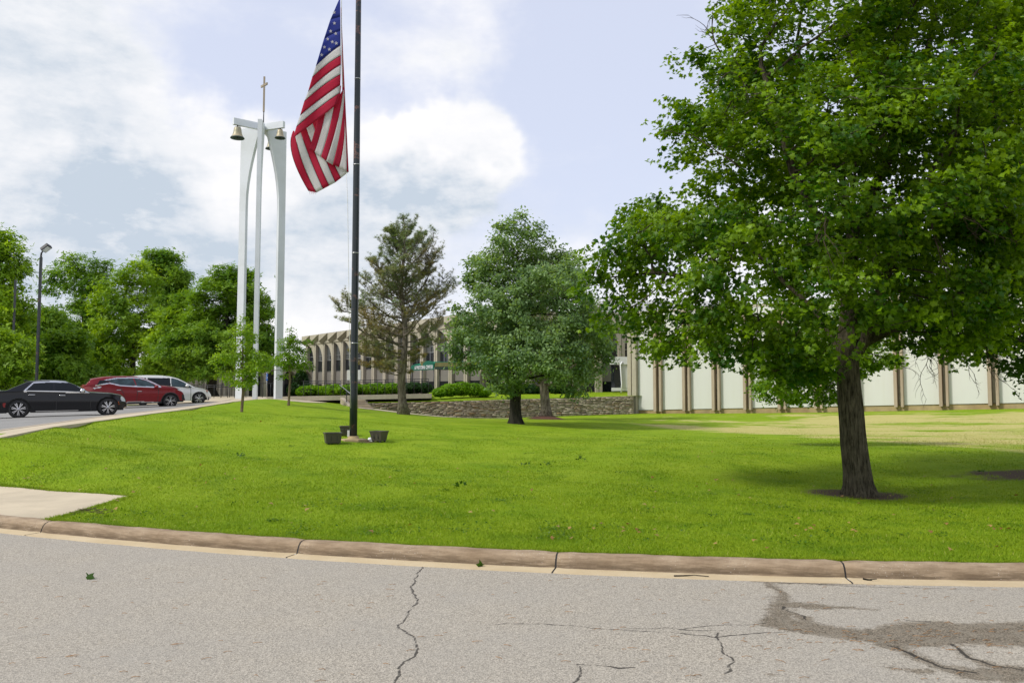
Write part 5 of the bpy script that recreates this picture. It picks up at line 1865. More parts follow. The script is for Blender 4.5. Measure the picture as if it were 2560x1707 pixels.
for ang, L, bs in ((R(219), 1.95, .44), (R(-21), 1.58, .34), (R(92), 2.1, .34)):
    u_ = Vector((math.cos(ang), math.sin(ang), 0)); t_ = Vector((-u_.y, u_.x, 0)) * .11
    o_ = Vector((xT, YT, zTop + .06))
    m = MB()
    e = o_ + u_ * L
    vs = [p + s_ * t_ + Vector((0, 0, v)) for p in (o_, e) for v in (-.30, .12) for s_ in (-1, 1)]
    m.raw(vs, [(0, 1, 3, 2), (4, 6, 7, 5), (0, 4, 5, 1), (2, 3, 7, 6), (0, 2, 6, 4), (1, 5, 7, 3)], 'tower_paint')
    m.build('beam', bt)
    bells.append((o_ + u_ * (L - .28) + Vector((0, 0, -.31)), bs))
m = MB(); m.lathe([(.0, .13), (.20, .13), (.24, -.05), (.24, -.32), (0, -.32)], 'tower_paint', Matrix.Translation((xT, YT, zTop + .06)), 6, False); m.build('hub', bt)
cz = zTop + .15
m = MB(); m.tube([(xT, YT, cz), (xT, YT, cz + 1.0)], .035, 'black_metal', 6)
m.box((-.05, -.045, .85), (.05, .045, 3.15), 'cross_gilt', Matrix.Translation((xT, YT, cz)))
m.box((-.40, -.04, 2.52), (.40, .04, 2.66), 'cross_gilt', Matrix.Translation((xT, YT, cz)) @ Matrix.Rotation(R(-46), 4, 'Z')); m.build('cross', bt)
for (p, s_), lab in zip(bells, ('largest bronze bell, hung at the left arm of the tower', 'bronze bell hung at the right arm of the tower', 'small bronze bell hung at the rear arm, low between the legs')):
    be = empty('bell', p, lab, 'bell', 'bells of the tower')
    m = MB()
    pr = [(.0, -.20), (.16, -.20), (.40, -.26), (.50, -.42), (.56, -.80), (.62, -1.15), (.72, -1.42), (.90, -1.66), (1.0, -1.80), (.98, -1.84), (.86, -1.74), (.60, -1.3), (.48, -.6), (.1, -.4)]
    m.lathe([(a * s_, b * s_ * 1.02) for a, b in pr[:8]], 'bell_bronze', Matrix.Translation(p), 28)
    m.lathe([(a * s_, b * s_ * 1.02) for a, b in pr[7:]], 'bell_dark', Matrix.Translation(p), 28)
    m.build('bell_body', be)
    m = MB(); m.tube([p + Vector((0, 0, .02)), p + Vector((0, 0, -.22 * s_))], .05, 'black_metal', 8); m.tube([p + Vector((-.16 * s_ / .4, 0, -.10 * s_ / .4)), p + Vector((.16 * s_ / .4, 0, -.10 * s_ / .4))], .04, 'black_metal', 6); m.build('hanger', be)
    m = MB(); m.tube([p + Vector((0, 0, -1.2 * s_)), p + Vector((0, 0, -1.95 * s_))], [.02, .06], 'black_metal', 8); m.build('clapper', be)

# ------------------------------------------------------------------ flagpole and flag
fpz = POLE.z
fpole = empty('flagpole', POLE, 'tall dark flagpole on a stepped stone base in the lawn', 'flagpole')
m = MB()
zs = [0, 1.2, 2.6, 4.55, 7.2, 8.6, 10.6, 12.2, 14.5, 15.6]
rs = [.104, .103, .100, .093, .088, .083, .078, .074, .068, .06]
m.tube([(POLE.x, POLE.y, fpz + z) for z in zs], rs, 'pole_paint', 20); m.build('shaft', fpole)
for py in (198, 412, 633, 858):
    q = P(886, py, 22.0)
    rr_ = float(np.interp(q.z - fpz, zs, rs)) + .004
    m = MB(); m.tube([(POLE.x, POLE.y, q.z - .012), (POLE.x, POLE.y, q.z + .012)], rr_, 'steel', 20); m.build('joint_ring', fpole)
m = MB()
m.lathe([(0, .11), (.125, .11), (.145, .09), (.15, .05), (.19, .045), (.20, .03), (.20, -.05), (0, -.05)], 'foundation', Matrix.Translation(POLE), 24); m.build('base_collar', fpole)
m = MB(); m.lathe([(0, .035), (.34, .035), (.36, .0), (.36, -.06), (0, -.06)], 'foundation', Matrix.Translation(POLE + Vector((0.02, -.02, 0))), 6, False); m.build('base_plate', fpole)
m = MB(); m.lathe([(0, .18), (.10, .14), (.14, 0), (.10, -.14), (0, -.18)], 'cross_gilt', Matrix.Translation(POLE + Vector((0, 0, 15.75))), 16); m.build('finial', fpole)
YF = 21.75
m = MB()
m.tube([P(880, -260, YF), P(853.5, -20, YF), P(854, 100, YF), P(857, 219, YF)], .010, 'rope', 5)
m.tube([P(866, 432, YF), P(869, 500, YF), P(871, 640, YF), P(874, 880, YF - .02), P(877, 1020, YF)], .007, 'rope', 5)
m.build('halyard', fpole)
bx = empty('cabinet_sign', P(884, 940, 58), 'pale grey box on a post behind the flagpole, either side of its shaft', 'utility box')
m = MB()
l_, r_ = P(867.5, 952, 58), P(901.5, 925, 58)
m.box((l_.x, 58, l_.z), (r_.x, 58.25, r_.z), 'white_panel'); m.build('box', bx, bevel=.02)
m = MB(); m.box((l_.x + .4, 58.05, S0.z), (l_.x + .5, 58.15, l_.z - .003), 'steel'); m.build('post', bx)

flag_v, flag_f, flag_m = [], [], []


def fdep(px, py, k):
    """cloth folds: depth offset in metres"""
    return {'A': .00, 'B': .16, 'C': .09, 'D': .12}[k] + .035 * math.sin(px * .085 + py * .011) + .02 * math.sin(px * .03 - py * .045)


def cr(x, y):
    return 680 + x / 3.014, y / 3.014


def layer(seps, cols, key, nu=16, nvs=4, seam=False):
    """seps: list of separator curves of three points each (quadratic), crop pixels; colours between them"""
    def q3(s_, t):
        (x0, y0), (x1, y1), (x2, y2) = s_
        cx_, cy_ = 2 * x1 - (x0 + x2) / 2, 2 * y1 - (y0 + y2) / 2
        return ((1 - t) ** 2 * x0 + 2 * t * (1 - t) * cx_ + t * t * x2, (1 - t) ** 2 * y0 + 2 * t * (1 - t) * cy_ + t * t * y2)
    for s0, s1, c in zip(seps[:-1], seps[1:], cols):
        base = len(flag_v)
        for j in range(nvs + 1):
            for i in range(nu + 1):
                a, b = q3(s0, i / nu), q3(s1, i / nu)
                px, py = cr(a[0] + (b[0] - a[0]) * j / nvs, a[1] + (b[1] - a[1]) * j / nvs)
                flag_v.append(tuple(P(px, py, YF + fdep(px, py, key))))
        for j in range(nvs):
            for i in range(nu):
                flag_f.append((base + j * (nu + 1) + i, base + j * (nu + 1) + i + 1, base + (j + 1) * (nu + 1) + i + 1, base + (j + 1) * (nu + 1) + i)); flag_m.append(c)


layer([((530, -90), (530, -90), (531, -90)), ((505, 0), (509, 0), (514, 0)), ((440, 150), (478, 140), (515, 130)), ((390, 300), (450, 262), (516, 235)), ((330, 500), (428, 408), (517, 343))], [2, 2, 2, 2], 'A')
layer([((330, 500), (428, 408), (517, 343)), ((303, 583), (412, 488), (520, 418)), ((272, 690), (398, 572), (520, 488)), ((243, 765), (385, 645), (518, 560)), ((212, 870), (368, 745), (515, 640)),
       ((184, 955), (350, 815), (510, 700)), ((160, 1040), (330, 915), (478, 795))], [1, 0, 1, 0, 1, 0], 'A')
layer([((478, 795), (482, 793), (486, 790)), ((510, 700), (513, 705), (516, 700)), ((515, 640), (519, 650), (522, 640))], [0, 0], 'A', 4)
layer([((160, 985), (152, 1170), (275, 1440)), ((168, 990), (232, 1230), (335, 1452)), ((208, 970), (288, 1200), (385, 1425)), ((252, 940), (338, 1190), (432, 1400)), ((300, 910), (392, 1170), (478, 1375)),
       ((335, 880), (430, 1150), (520, 1342)), ((375, 860), (485, 1110), (575, 1298))], [0, 1, 0, 1, 0, 1], 'B')
layer([((345, 880), (315, 1010), (278, 1125)), ((405, 840), (368, 1000), (322, 1145)), ((470, 780), (424, 1000), (368, 1180)), ((538, 670), (495, 920), (408, 1215)), ((546, 720), (518, 970), (457, 1243)),
       ((547, 880), (542, 1070), (507, 1262)), ((552, 960), (560, 1130), (562, 1290))], [0, 1, 0, 1, 0, 1], 'C')
layer([((519, 60), (528, 650), (552, 1285)), ((521, 60), (547, 640), (578, 1300))], [0], 'D', 20, 2)
me = bpy.data.meshes.new('flag')
org = P(853, 200, YF)
me.from_pydata([Vector(v) - org for v in flag_v], [], flag_f)
for mm in ('flag_red', 'flag_white', 'flag_blue', 'flag_seam'):
    me.materials.append(MATS[mm])
me.polygons.foreach_set('material_index', flag_m); me.polygons.foreach_set('use_smooth', [True] * len(flag_f))
fl = empty('flag', org, 'limp faded American flag hanging at half-mast, folded over at the bottom', 'flag')
fo = link('cloth', me, fl)
md = fo.modifiers.new('thick', 'SOLIDIFY'); md.thickness = .003
# stars and seams
def star(px, py, r_):
    c_ = [cr(px, py)]
    pts = []
    for k in range(10):
        a = math.pi / 2 + k * math.pi / 5 + .12; rr_ = r_ if k % 2 == 0 else r_ * .42
        x, y = px + rr_ * math.cos(a), py - rr_ * math.sin(a)
        X, Y_ = cr(x, y)
        pts.append(P(X, Y_, YF + fdep(X, Y_, 'A') - .012))
    return pts


for (px, py) in ((468, 96), (470, 177), (442, 237), (480, 255), (419, 296), (455, 317), (484, 328), (395, 357), (432, 374), (374, 416)):
    m = MB()
    pts = star(px, py, 15)
    c_ = sum(pts, Vector()) / 10
    m.raw([c_] + pts, [(0, 1 + k, 1 + (k + 1) % 10) for k in range(10)], 'flag_white'); m.build('star', fl)
m = MB()
for seq in (((303, 583), (412, 488), (520, 418)), ((272, 690), (398, 572), (520, 488)), ((243, 765), (385, 645), (518, 560)), ((212, 870), (368, 745), (515, 640)), ((184, 955), (350, 815), (510, 700)), ((330, 500), (428, 408), (517, 343))):
    q_ = []
    for t in [i / 12 for i in range(13)]:
        (x0, y0), (x1, y1), (x2, y2) = seq
        cx_, cy_ = 2 * x1 - (x0 + x2) / 2, 2 * y1 - (y0 + y2) / 2
        X, Y_ = cr((1 - t) ** 2 * x0 + 2 * t * (1 - t) * cx_ + t * t * x2, (1 - t) ** 2 * y0 + 2 * t * (1 - t) * cy_ + t * t * y2)
        q_.append(P(X, Y_, YF + fdep(X, Y_, 'A') - .006))
    m.tube(q_, .004, 'flag_seam', 4)
for seq in (((168, 990), (232, 1230), (335, 1452)), ((208, 970), (288, 1200), (385, 1425)), ((252, 940), (338, 1190), (432, 1400)), ((300, 910), (392, 1170), (478, 1375)), ((335, 880), (430, 1150), (520, 1342)), ((160, 985), (152, 1170), (275, 1440))):
    q_ = []
    for t in [i / 12 for i in range(2, 13)]:
        (x0, y0), (x1, y1), (x2, y2) = seq
        cx_, cy_ = 2 * x1 - (x0 + x2) / 2, 2 * y1 - (y0 + y2) / 2
        X, Y_ = cr((1 - t) ** 2 * x0 + 2 * t * (1 - t) * cx_ + t * t * x2, (1 - t) ** 2 * y0 + 2 * t * (1 - t) * cy_ + t * t * y2)
        q_.append(P(X, Y_, YF + fdep(X, Y_, 'B') - .006))
    m.tube(q_, .004, 'flag_seam', 4)
m.build('seams', fl)
m = MB()
r = random.Random(2)
for k in range(7):
    X, Y_ = cr(282 + k * 8, 1440 + k * 1.6)
    a = P(X, Y_, YF + .16); m.tube([a, a + Vector((r.uniform(-.02, .02), 0, -r.uniform(.03, .10)))], [.006, .003], 'flag_red' if k % 3 else 'flag_white', 4)
m.build('frayed_threads', fl)


# planters round the pole
def planter_box(name, label, c, w_, h_, taper, rz, lid=False):
    root = empty(name, c, label, 'planter', 'planters round the flagpole foot', rz)
    def sh(mb, w0, w1, z0, z1, mat, t=.012):
        n = 4; vs = []
        for (hw_, z) in ((w0, z0), (w1, z1), (w1 - t, z1), (w0 - t, z0 + .01)):
            for sx, sy in ((-1, -1), (1, -1), (1, 1), (-1, 1)):
                vs.append(Vector((sx * hw_, sy * hw_, z)))
        fs = []
        for i in range(3):
            for j in range(4):
                fs.append((i * 4 + j, i * 4 + (j + 1) % 4, (i + 1) * 4 + (j + 1) % 4, (i + 1) * 4 + j))
        fs.append((12, 13, 14, 15))
        mb.raw(vs, fs, mat)
    m = MB(); sh(m, w_ * taper, w_, .03, h_ - .035, 'planter'); m.build('tub', root, local=True)
    m = MB(); sh(m, w_ * 1.05, w_ * 1.08, h_ - .034, h_, 'planter', .03); m.build('rim', root, local=True)
    m = MB()
    for sx in (-.30, .42):
        x = sx * w_
        m.box((x - .006, -w_ * .98, .08), (x + .006, -w_ * taper - .0, h_ - .06), 'car_trim')
    m.build('ribs', root, local=True)
    m = MB(); m.box((-w_ * .95, -w_ * .95, h_ - .09), (w_ * .95, w_ * .95, h_ - .07), 'planter_lid' if lid else 'mulch'); m.build('soil', root, local=True)
    m = MB()
    for sx in (-1, 1):
        for sy in (-1, 1):
            m.box((sx * w_ * .6 - .02, sy * w_ * .6 - .02, -.02), (sx * w_ * .6 + .02, sy * w_ * .6 + .02, .03), 'car_trim')
    m.build('feet', root, local=True)
    return root


planter_box('square_planter', 'brown square tub at the left of the flagpole, nearest to the road', at(835, 21.2), .205, .29, .86, R(20))
planter_box('square_planter', 'brown square tub half hidden just behind the flagpole, with pale rim', at(869, 22.9), .17, .27, .80, R(8), True)
planter_box('square_planter', 'brown tapered tub standing alone to the right of the flagpole', at(950, 21.9), .175, .285, .78, R(-24))
m = MB()
for k in range(1):
    q = at(932, 21.9, .03); rr = random.Random(4)
    vs, fs = [], []
    for i in range(5):
        for j in range(9):
            a, e = j * math.tau / 9, -math.pi / 2 + i * math.pi / 4
            s_ = 1 + rr.uniform(-.2, .2)
            vs.append(q + Vector((.10 * s_ * math.cos(a) * math.cos(e), .08 * s_ * math.sin(a) * math.cos(e), .06 * s_ * math.sin(e) + .02)))
    for i in range(4):
        for j in range(9):
            fs.append((i * 9 + j, i * 9 + (j + 1) % 9, (i + 1) * 9 + (j + 1) % 9, (i + 1) * 9 + j))
    m.raw(vs, fs, 'white_paint')
tag(m.build('floodlight_stone'), 'small pale rock lying against the right-hand tub', 'rock')
m = MB(); q = at(874.5, 21.95, .1); m.box((q.x - .03, q.y - .04, q.z), (q.x + .03, q.y + .04, q.z + .16), 'white_panel')
tag(m.build('conduit_box'), 'little pale electrical box against the left side of the flagpole foot', 'box')
# shrub leaves stirred up round the pole
kk = 60
fp_ = np.array([[POLE.x + rng.uniform(-.6, .5), POLE.y - rng.uniform(.2, .5), fpz + rng.uniform(0, .06)] for _ in range(kk)])


# ------------------------------------------------------------------ lamp posts and sign
def lamp_post(label, px, Y, ytop, group='parking lot lamp posts', head=True):
    b = at(px, Y, 0)
    top = P(px + 1, ytop, Y)
    root = empty('lamp_post', b, label, 'lamp post', group)
    hgt = top.z - b.z
    m = MB(); m.box((-.06, -.06, .45), (.06, .06, hgt), 'pole_paint', Matrix.Translation(b)); m.build('shaft', root, bevel=.01)
    m = MB(); m.lathe([(0, .5), (.24, .5), (.27, .45), (.27, -.2), (0, -.2)], 'concrete', Matrix.Translation(b), 20); m.build('base', root)
    if head:
        m = MB(); m.tube([b + Vector((0, 0, hgt - .02)), b + Vector((.0, 0, hgt + .22))], .05, 'black_metal', 8)
        m.tube([b + Vector((0, 0, hgt + .2)), b + Vector((.14, -.05, hgt + .36))], .04, 'black_metal', 8); m.build('bracket', root)
        Mh = Matrix.Translation(b + Vector((.30, -.08, hgt + .48))) @ Matrix.Rotation(R(-38), 4, 'Y') @ Matrix.Rotation(R(-20), 4, 'X')
        m = MB(); m.box((-.23, -.18, -.10), (.23, .18, .10), 'black_metal', Mh); m.build('lamp_head', root, bevel=.03)
        m = MB(); m.box((-.18, -.14, -.115), (.18, .14, -.102), 'lamp_lens', Mh); m.build('lens', root)


lamp_post('dark lamp post with one tilted floodlight head, behind the black car', 95, 44.0, 643)
lamp_post('farther lamp post shaft at the left edge, its head hidden in leaves', 33, 60.0, 700, head=False)
sg = empty('accessible_parking_sign', P(666, 992, 55), 'blue accessible parking sign on a thin post behind the tower', 'sign')
m = MB(); m.tube([P(667, 994, 55), P(667, 932, 55)], .03, 'steel', 6); m.build('post', sg)
a, b = P(665.0, 951, 54.9), P(669.8, 934, 54.9)
m = MB(); m.box((a.x, 54.88, a.z), (b.x, 54.91, b.z), 'sign_blue'); m.build('plate', sg)
m = MB(); cxs, czs = (a.x + b.x) / 2, (a.z + b.z) / 2
m.tube([Vector((cxs + .045 * math.cos(t), 54.87, czs - .06 + .045 * math.sin(t))) for t in [i * .5 - 2.6 for i in range(10)]], .008, 'white_paint', 4)
m.tube([(cxs - .01, 54.87, czs + .10), (cxs - .01, 54.87, czs), (cxs + .04, 54.87, czs - .01), (cxs + .055, 54.87, czs - .07)], .01, 'white_paint', 4)
m.tube([(cxs - .01, 54.87, czs + .12), (cxs - .01, 54.87, czs + .15)], .016, 'white_paint', 5); m.build('symbol', sg)


# ------------------------------------------------------------------ cars
def in_poly(x, z, poly):
    c = np.zeros(x.shape, bool)
    n = len(poly)
    for i in range(n):
        x0, z0 = poly[i]; x1, z1 = poly[(i + 1) % n]
        cond = (z0 > z) != (z1 > z)
        with np.errstate(divide='ignore', invalid='ignore'):
            xi = (x1 - x0) * (z - z0) / (z1 - z0 + 1e-12) + x0
        c ^= cond & (x < xi)
    return c


def edge_d(x, z, poly):
    l = [(a, b, 0) for a, b in poly] + [(poly[0][0], poly[0][1], 0)]
    return seg_dist(x, z, l)


def make_car(label, cat, paint, spec, loc, yaw, pitch=0.0):
    root = empty('parked_car', loc, label, cat, 'cars parked on the driveway lot', yaw)
    root.rotation_euler = (0, -pitch, yaw)
    prof = spec['prof']; belt = spec['belt']; W = spec['w']; zl = spec['zlow']; wb = spec['wb']; wr = spec['wr']; tum = spec.get('tumble', .30)
    xs = np.arange(prof[0][0], prof[-1][0] + .001, .025)
    px_, pz_ = [q[0] for q in prof], [q[1] for q in prof]
    zt = np.interp(xs, px_, pz_)
    k = np.ones(5) / 5
    zt = np.convolve(np.pad(zt, 2, mode='edge'), k, 'valid')
    zb = np.interp(xs, [q[0] for q in belt], [q[1] for q in belt])
    x0, x1 = xs[0], xs[-1]
    endf = np.clip((x1 - xs) / .75, 0, 1); endr = np.clip((xs - x0) / .55, 0, 1)
    w_ = W * (1 - .30 * (1 - endf) ** 2.2) * (1 - .20 * (1 - endr) ** 2.2)
    zlo = zl + .12 * (1 - endf) ** 3 + .12 * (1 - endr) ** 3
    zs_ = np.minimum(zb, zt - .05)
    n1, n2, n3 = 26, 22, 16
    rows_y, rows_z = [], []
    for i in range(n1):
        t = i / (n1 - 1)
        z = zlo + (zs_ - zlo) * t
        bulge = 1 - .05 * (1 - t) ** 2 - .035 * t ** 3
        bulge = bulge * (1 - .012 * np.sin(t * 9.0) * (t > .35))
        rows_y.append(w_ * bulge); rows_z.append(z)
    ysh = w_ * (1 - .035)
    hgh = np.maximum(zt - .05 - zs_, 0)
    ytop = ysh - hgh * tum / .42 * .55
    for i in range(1, n2 + 1):
        t = i / n2
        rows_z.append(zs_ + hgh * t); rows_y.append(ysh + (ytop - ysh) * t ** 1.25)
    for i in range(1, n3 + 1):
        t = i / n3
        rows_y.append(ytop * (1 - t)); rows_z.append(zt - .05 * (1 - t) ** 2.6)
    Yg = np.stack(rows_y, 1); Zg = np.stack(rows_z, 1)
    nr = Yg.shape[1]
    Xg = np.repeat(xs[:, None], nr, 1)
    # both sides
    Vh = np.stack([Xg, -Yg, Zg], -1)
    Vo = np.stack([Xg, Yg, Zg], -1)[:, ::-1]
    V = np.concatenate([Vh, Vo], 1)
    F = grid_faces(V.shape[0], V.shape[1])
    Vf = V.reshape(-1, 3)
    C_ = Vf[F].mean(1)
    row = (F[:, 0] % V.shape[1])
    half = np.where(row < nr, row, 2 * nr - 1 - row)
    side = half < n1 + n2 - 1
    lab = np.zeros(len(F), int)      # 0 body
    cx_, cz_ = C_[:, 0], C_[:, 2]
    names = ['body']; mats = [paint]

    def add(mask, nm, mt):
        if mask.any():
            names.append(nm); mats.append(mt); lab[mask] = len(names) - 1
    ylim = np.interp(cx_, xs, ytop) - .06
    for (a, b, nm) in spec['screens']:
        add((~side) & (cx_ > a) & (cx_ < b) & (np.abs(C_[:, 1]) < ylim), nm, 'car_glass')
    upper = side & (half >= n1 - 2)
    for poly, gm in spec['windows']:
        for sgn in (-1, 1):
            add(side & (C_[:, 1] * sgn > 0) & in_poly(cx_, cz_, poly), 'side_window', gm)
    if spec.get('trim'):
        lo = spec['trim']
        line = [(a, b, .0) for a, b in lo] + [(lo[0][0], lo[0][1], 0)]
        for sgn in (-1, 1):
            add(side & (C_[:, 1] * sgn > 0) & (lab == 0) & (seg_dist(cx_, cz_, line) < .024), 'window_trim', 'chrome')
    for ax in (0, wb):
        pass
    seam = np.zeros(len(F), bool)
    for ln in spec['seams']:
        sm_ = side & (seg_dist(cx_, cz_, [(a, b, 0) for a, b in ln]) < .012)
        for sgn in (-1, 1):
            add(sm_ & (C_[:, 1] * sgn > 0) & (lab == 0), 'door_seam', 'car_trim')
    arch = np.minimum(np.hypot(cx_, cz_ - wr), np.hypot(cx_ - wb, cz_ - wr))
    for ax in (0, wb):
        for sgn in (-1, 1):
            add(side & (C_[:, 1] * sgn > 0) & (lab == 0) & (np.hypot(cx_ - ax, cz_ - wr) < wr + .105) & (half < n1), 'arch_trim', spec.get('archm', paint))
    if spec.get('clad'):
        add(side & (lab == 0) & (cz_ < spec['clad']) & (half < n1), 'sill_cladding', 'car_trim')
    for poly, nm, mt in spec['lights']:
        for sgn in (-1, 1):
            add(side & (C_[:, 1] * sgn > 0) & in_poly(cx_, cz_, poly), nm, mt)
    if spec.get('strip'):
        add(side & (seg_dist(cx_, cz_, [(a, b, 0) for a, b in spec['strip']]) < .02), 'sill_strip', 'chrome')
    dead = side & (arch < wr + .055) & (half < n1 + 2)
    for li, (nm, mt) in enumerate(zip(names, mats)):
        sel = (lab == li) & ~dead
        if not sel.any():
            continue
        f_ = F[sel]
        u, inv = np.unique(f_, return_inverse=True)
        fast(nm, Vf[u], inv.reshape(-1, 4), mt, root, smooth=True, local=True)
    # end caps, floor and dark wheel housings
    m = MB()
    for i_ in (0, len(xs) - 1):
        m.poly([tuple(v) for v in V[i_]], paint)
    m.build('bumper', root, local=True)
    m = MB()
    m.box((x0 + .12, -W * .80, zl + .02), (x1 - .12, W * .80, zl + .22), 'car_trim')
    m.box((-wr - .1, -W * .93, zl + .05), (wr + .1, W * .93, wr * 2 + .12), 'dark_void')
    m.box((wb - wr - .1, -W * .86, zl + .05), (wb + wr + .1, W * .86, min(wr * 2 + .08, .8)), 'dark_void')
    m.build('underbody', root, local=True)
    # wheels
    for ax in (0, wb):
        for sgn in (-1, 1):
            we = bpy.data.objects.new('wheel', None); COL.objects.link(we); we.parent = root
            we.location = (ax, sgn * (W - .13), wr)
            Mw = Matrix.Rotation(R(90) * (1 if sgn < 0 else -1), 4, 'X')
            m = MB()
            m.lathe([(wr * .66, -.11), (wr * .9, -.12), (wr * .985, -.09), (wr, -.04), (wr, .04), (wr * .985, .09), (wr * .9, .12), (wr * .70, .115), (wr * .67, .10)], 'tyre_rubber', Mw, 36)
            m.build('tyre', we, local=True)
            m = MB()
            rr_ = wr * spec.get('rim', .70)
            m.lathe([(rr_ * .93, .05), (rr_ * .96, .112), (rr_ * 1.0, .118), (rr_ * 1.02, .10)], 'alloy', Mw, 36)
            m.lathe([(0, .035), (rr_ * .95, .035)], 'dark_void', Mw, 24)
            m.lathe([(0, .115), (rr_ * .17, .112), (rr_ * .2, .07)], 'alloy', Mw, 16)
            ns, dbl, wd = spec['spokes']
            for k_ in range(ns):
                a0 = k_ * math.tau / ns + .2
                for dlt in ((-dbl, dbl) if dbl else (0,)):
                    a = a0 + dlt
                    c0, s0 = math.cos(a0 + dlt * .6), math.sin(a0 + dlt * .6)
                    c1, s1 = math.cos(a), math.sin(a)
                    tn0, tn1 = Vector((-s0, c0, 0)) * wd * .7, Vector((-s1, c1, 0)) * wd * 1.15
                    i0, i1 = Vector((c0 * rr_ * .15, s0 * rr_ * .15, .105)), Vector((c1 * rr_ * .95, s1 * rr_ * .95, .095))
                    vs = [i0 - tn0, i0 + tn0, i1 + tn1, i1 - tn1]
                    vs += [v - Vector((0, 0, .05)) for v in vs]
                    m.raw([Mw @ v for v in vs], [(0, 1, 2, 3), (0, 4, 5, 1), (1, 5, 6, 2), (2, 6, 7, 3), (3, 7, 4, 0)], 'alloy')
            m.build('rim', we, local=True)
    for (hx, hz_) in spec['handles']:
        for sgn in (-1, 1):
            m = MB(); yy = sgn * W * .985
            m.tube([(hx - .12, yy - sgn * .01, hz_), (hx - .08, yy + sgn * .025, hz_), (hx + .08, yy + sgn * .025, hz_ - .004), (hx + .12, yy - sgn * .01, hz_ - .006)], .018, spec.get('handm', 'chrome'), 6); m.build('door_handle', root, local=True)
    mx_, mz_, mm_ = spec['mirror']
    for sgn in (-1, 1):
        m = MB()
        m.lathe([(0, .09), (.06, .085), (.095, .04), (.10, -.02), (.085, -.07), (0, -.08)], mm_, Matrix.Translation((mx_, sgn * (W + .06), mz_)) @ Matrix.Scale(1.25, 4, (0, 1, 0)), 12)
        m.tube([(mx_ + .03, sgn * W * .9, mz_ - .06), (mx_, sgn * (W + .02), mz_ - .04)], .03, 'car_trim', 6); m.build('side_mirror', root, local=True)
    for (fx, fz, fl_) in spec.get('fins', ()):
        m = MB(); m.prism([(fx - .12, -.02, fz), (fx + .12, -.02, fz), (fx - .10, -.02, fz + fl_)], (0, .04, 0), paint); m.build('antenna', root, local=True)
    return root


def cv(pts, ox, sc, oz, sx=None):
    if ox == 207:
        sx = 317.0
    return [((a - ox) / (sx or sc), (oz - b) / sc) for a, b in pts]


sed = dict(
    prof=[(-1.06, .62), (-1.04, .98), (-.96, 1.05)] + cv([(80, 328)], 207, 290, 650) + [(-.05, 1.28)] + cv([(290, 236), (440, 223), (600, 226), (700, 235), (790, 266), (870, 308), (960, 362), (1060, 368), (1200, 378), (1300, 395), (1350, 415), (1378, 448), (1392, 500), (1393, 560)], 207, 290, 650) + [(3.76, .22)],
    belt=[(-1.2, 1.0), (.1, 1.03), (1.3, .985), (2.4, .945), (3.1, .90), (3.8, .80)], w=.945, zlow=.21, wb=3.055, wr=.355, rim=.80, tumble=.28,
    screens=[(-.48, .25, 'rear_window'), (1.6, 2.38, 'windscreen')],
    windows=[(cv([(290, 343), (372, 264), (563, 256), (573, 350)], 207, 290, 650), 'car_glass'), (cv([(590, 351), (580, 257), (735, 265), (800, 290), (885, 348), (868, 362)], 207, 290, 650), 'car_glass')],
    trim=cv([(262, 350), (360, 255), (560, 248), (740, 256), (810, 282), (960, 376), (870, 372), (600, 360)], 207, 290, 650),
    seams=[cv([(598, 360), (608, 480), (600, 600)], 207, 290, 650), cv([(262, 350), (255, 400), (290, 470)], 207, 290, 650), cv([(958, 378), (968, 440), (985, 590)], 207, 290, 650), cv([(985, 372), (1340, 415)], 207, 290, 650), cv([(330, 600), (1040, 608)], 207, 290, 650)],
    strip=cv([(390, 572), (840, 578)], 207, 290, 650),
    lights=[(cv([(1300, 425), (1375, 425), (1390, 488), (1335, 480)], 207, 290, 650), 'headlight', 'lamp_lens'), (cv([(1282, 485), (1300, 485), (1303, 530), (1288, 525)], 207, 290, 650), 'side_marker', 'marker_orange'),
            (cv([(1345, 560), (1393, 545), (1393, 585), (1350, 582)], 207, 290, 650), 'bumper_trim', 'chrome'), (cv([(45, 480), (75, 480), (70, 530), (50, 520)], 207, 290, 650), 'rear_marker', 'lamp_red')],
    spokes=(7, .13, .014), handles=[((347 - 207) / 317, (650 - 391) / 290), ((670 - 207) / 317, (650 - 403) / 290)], mirror=((885 - 207) / 317, (650 - 357) / 290, 'chrome'), fins=[(.25, 1.43, .06)])
sv = lambda p: [(a_, b_ * 1.05 if b_ > .5 else b_) for a_, b_ in cv(p, 515, 325, 775)]
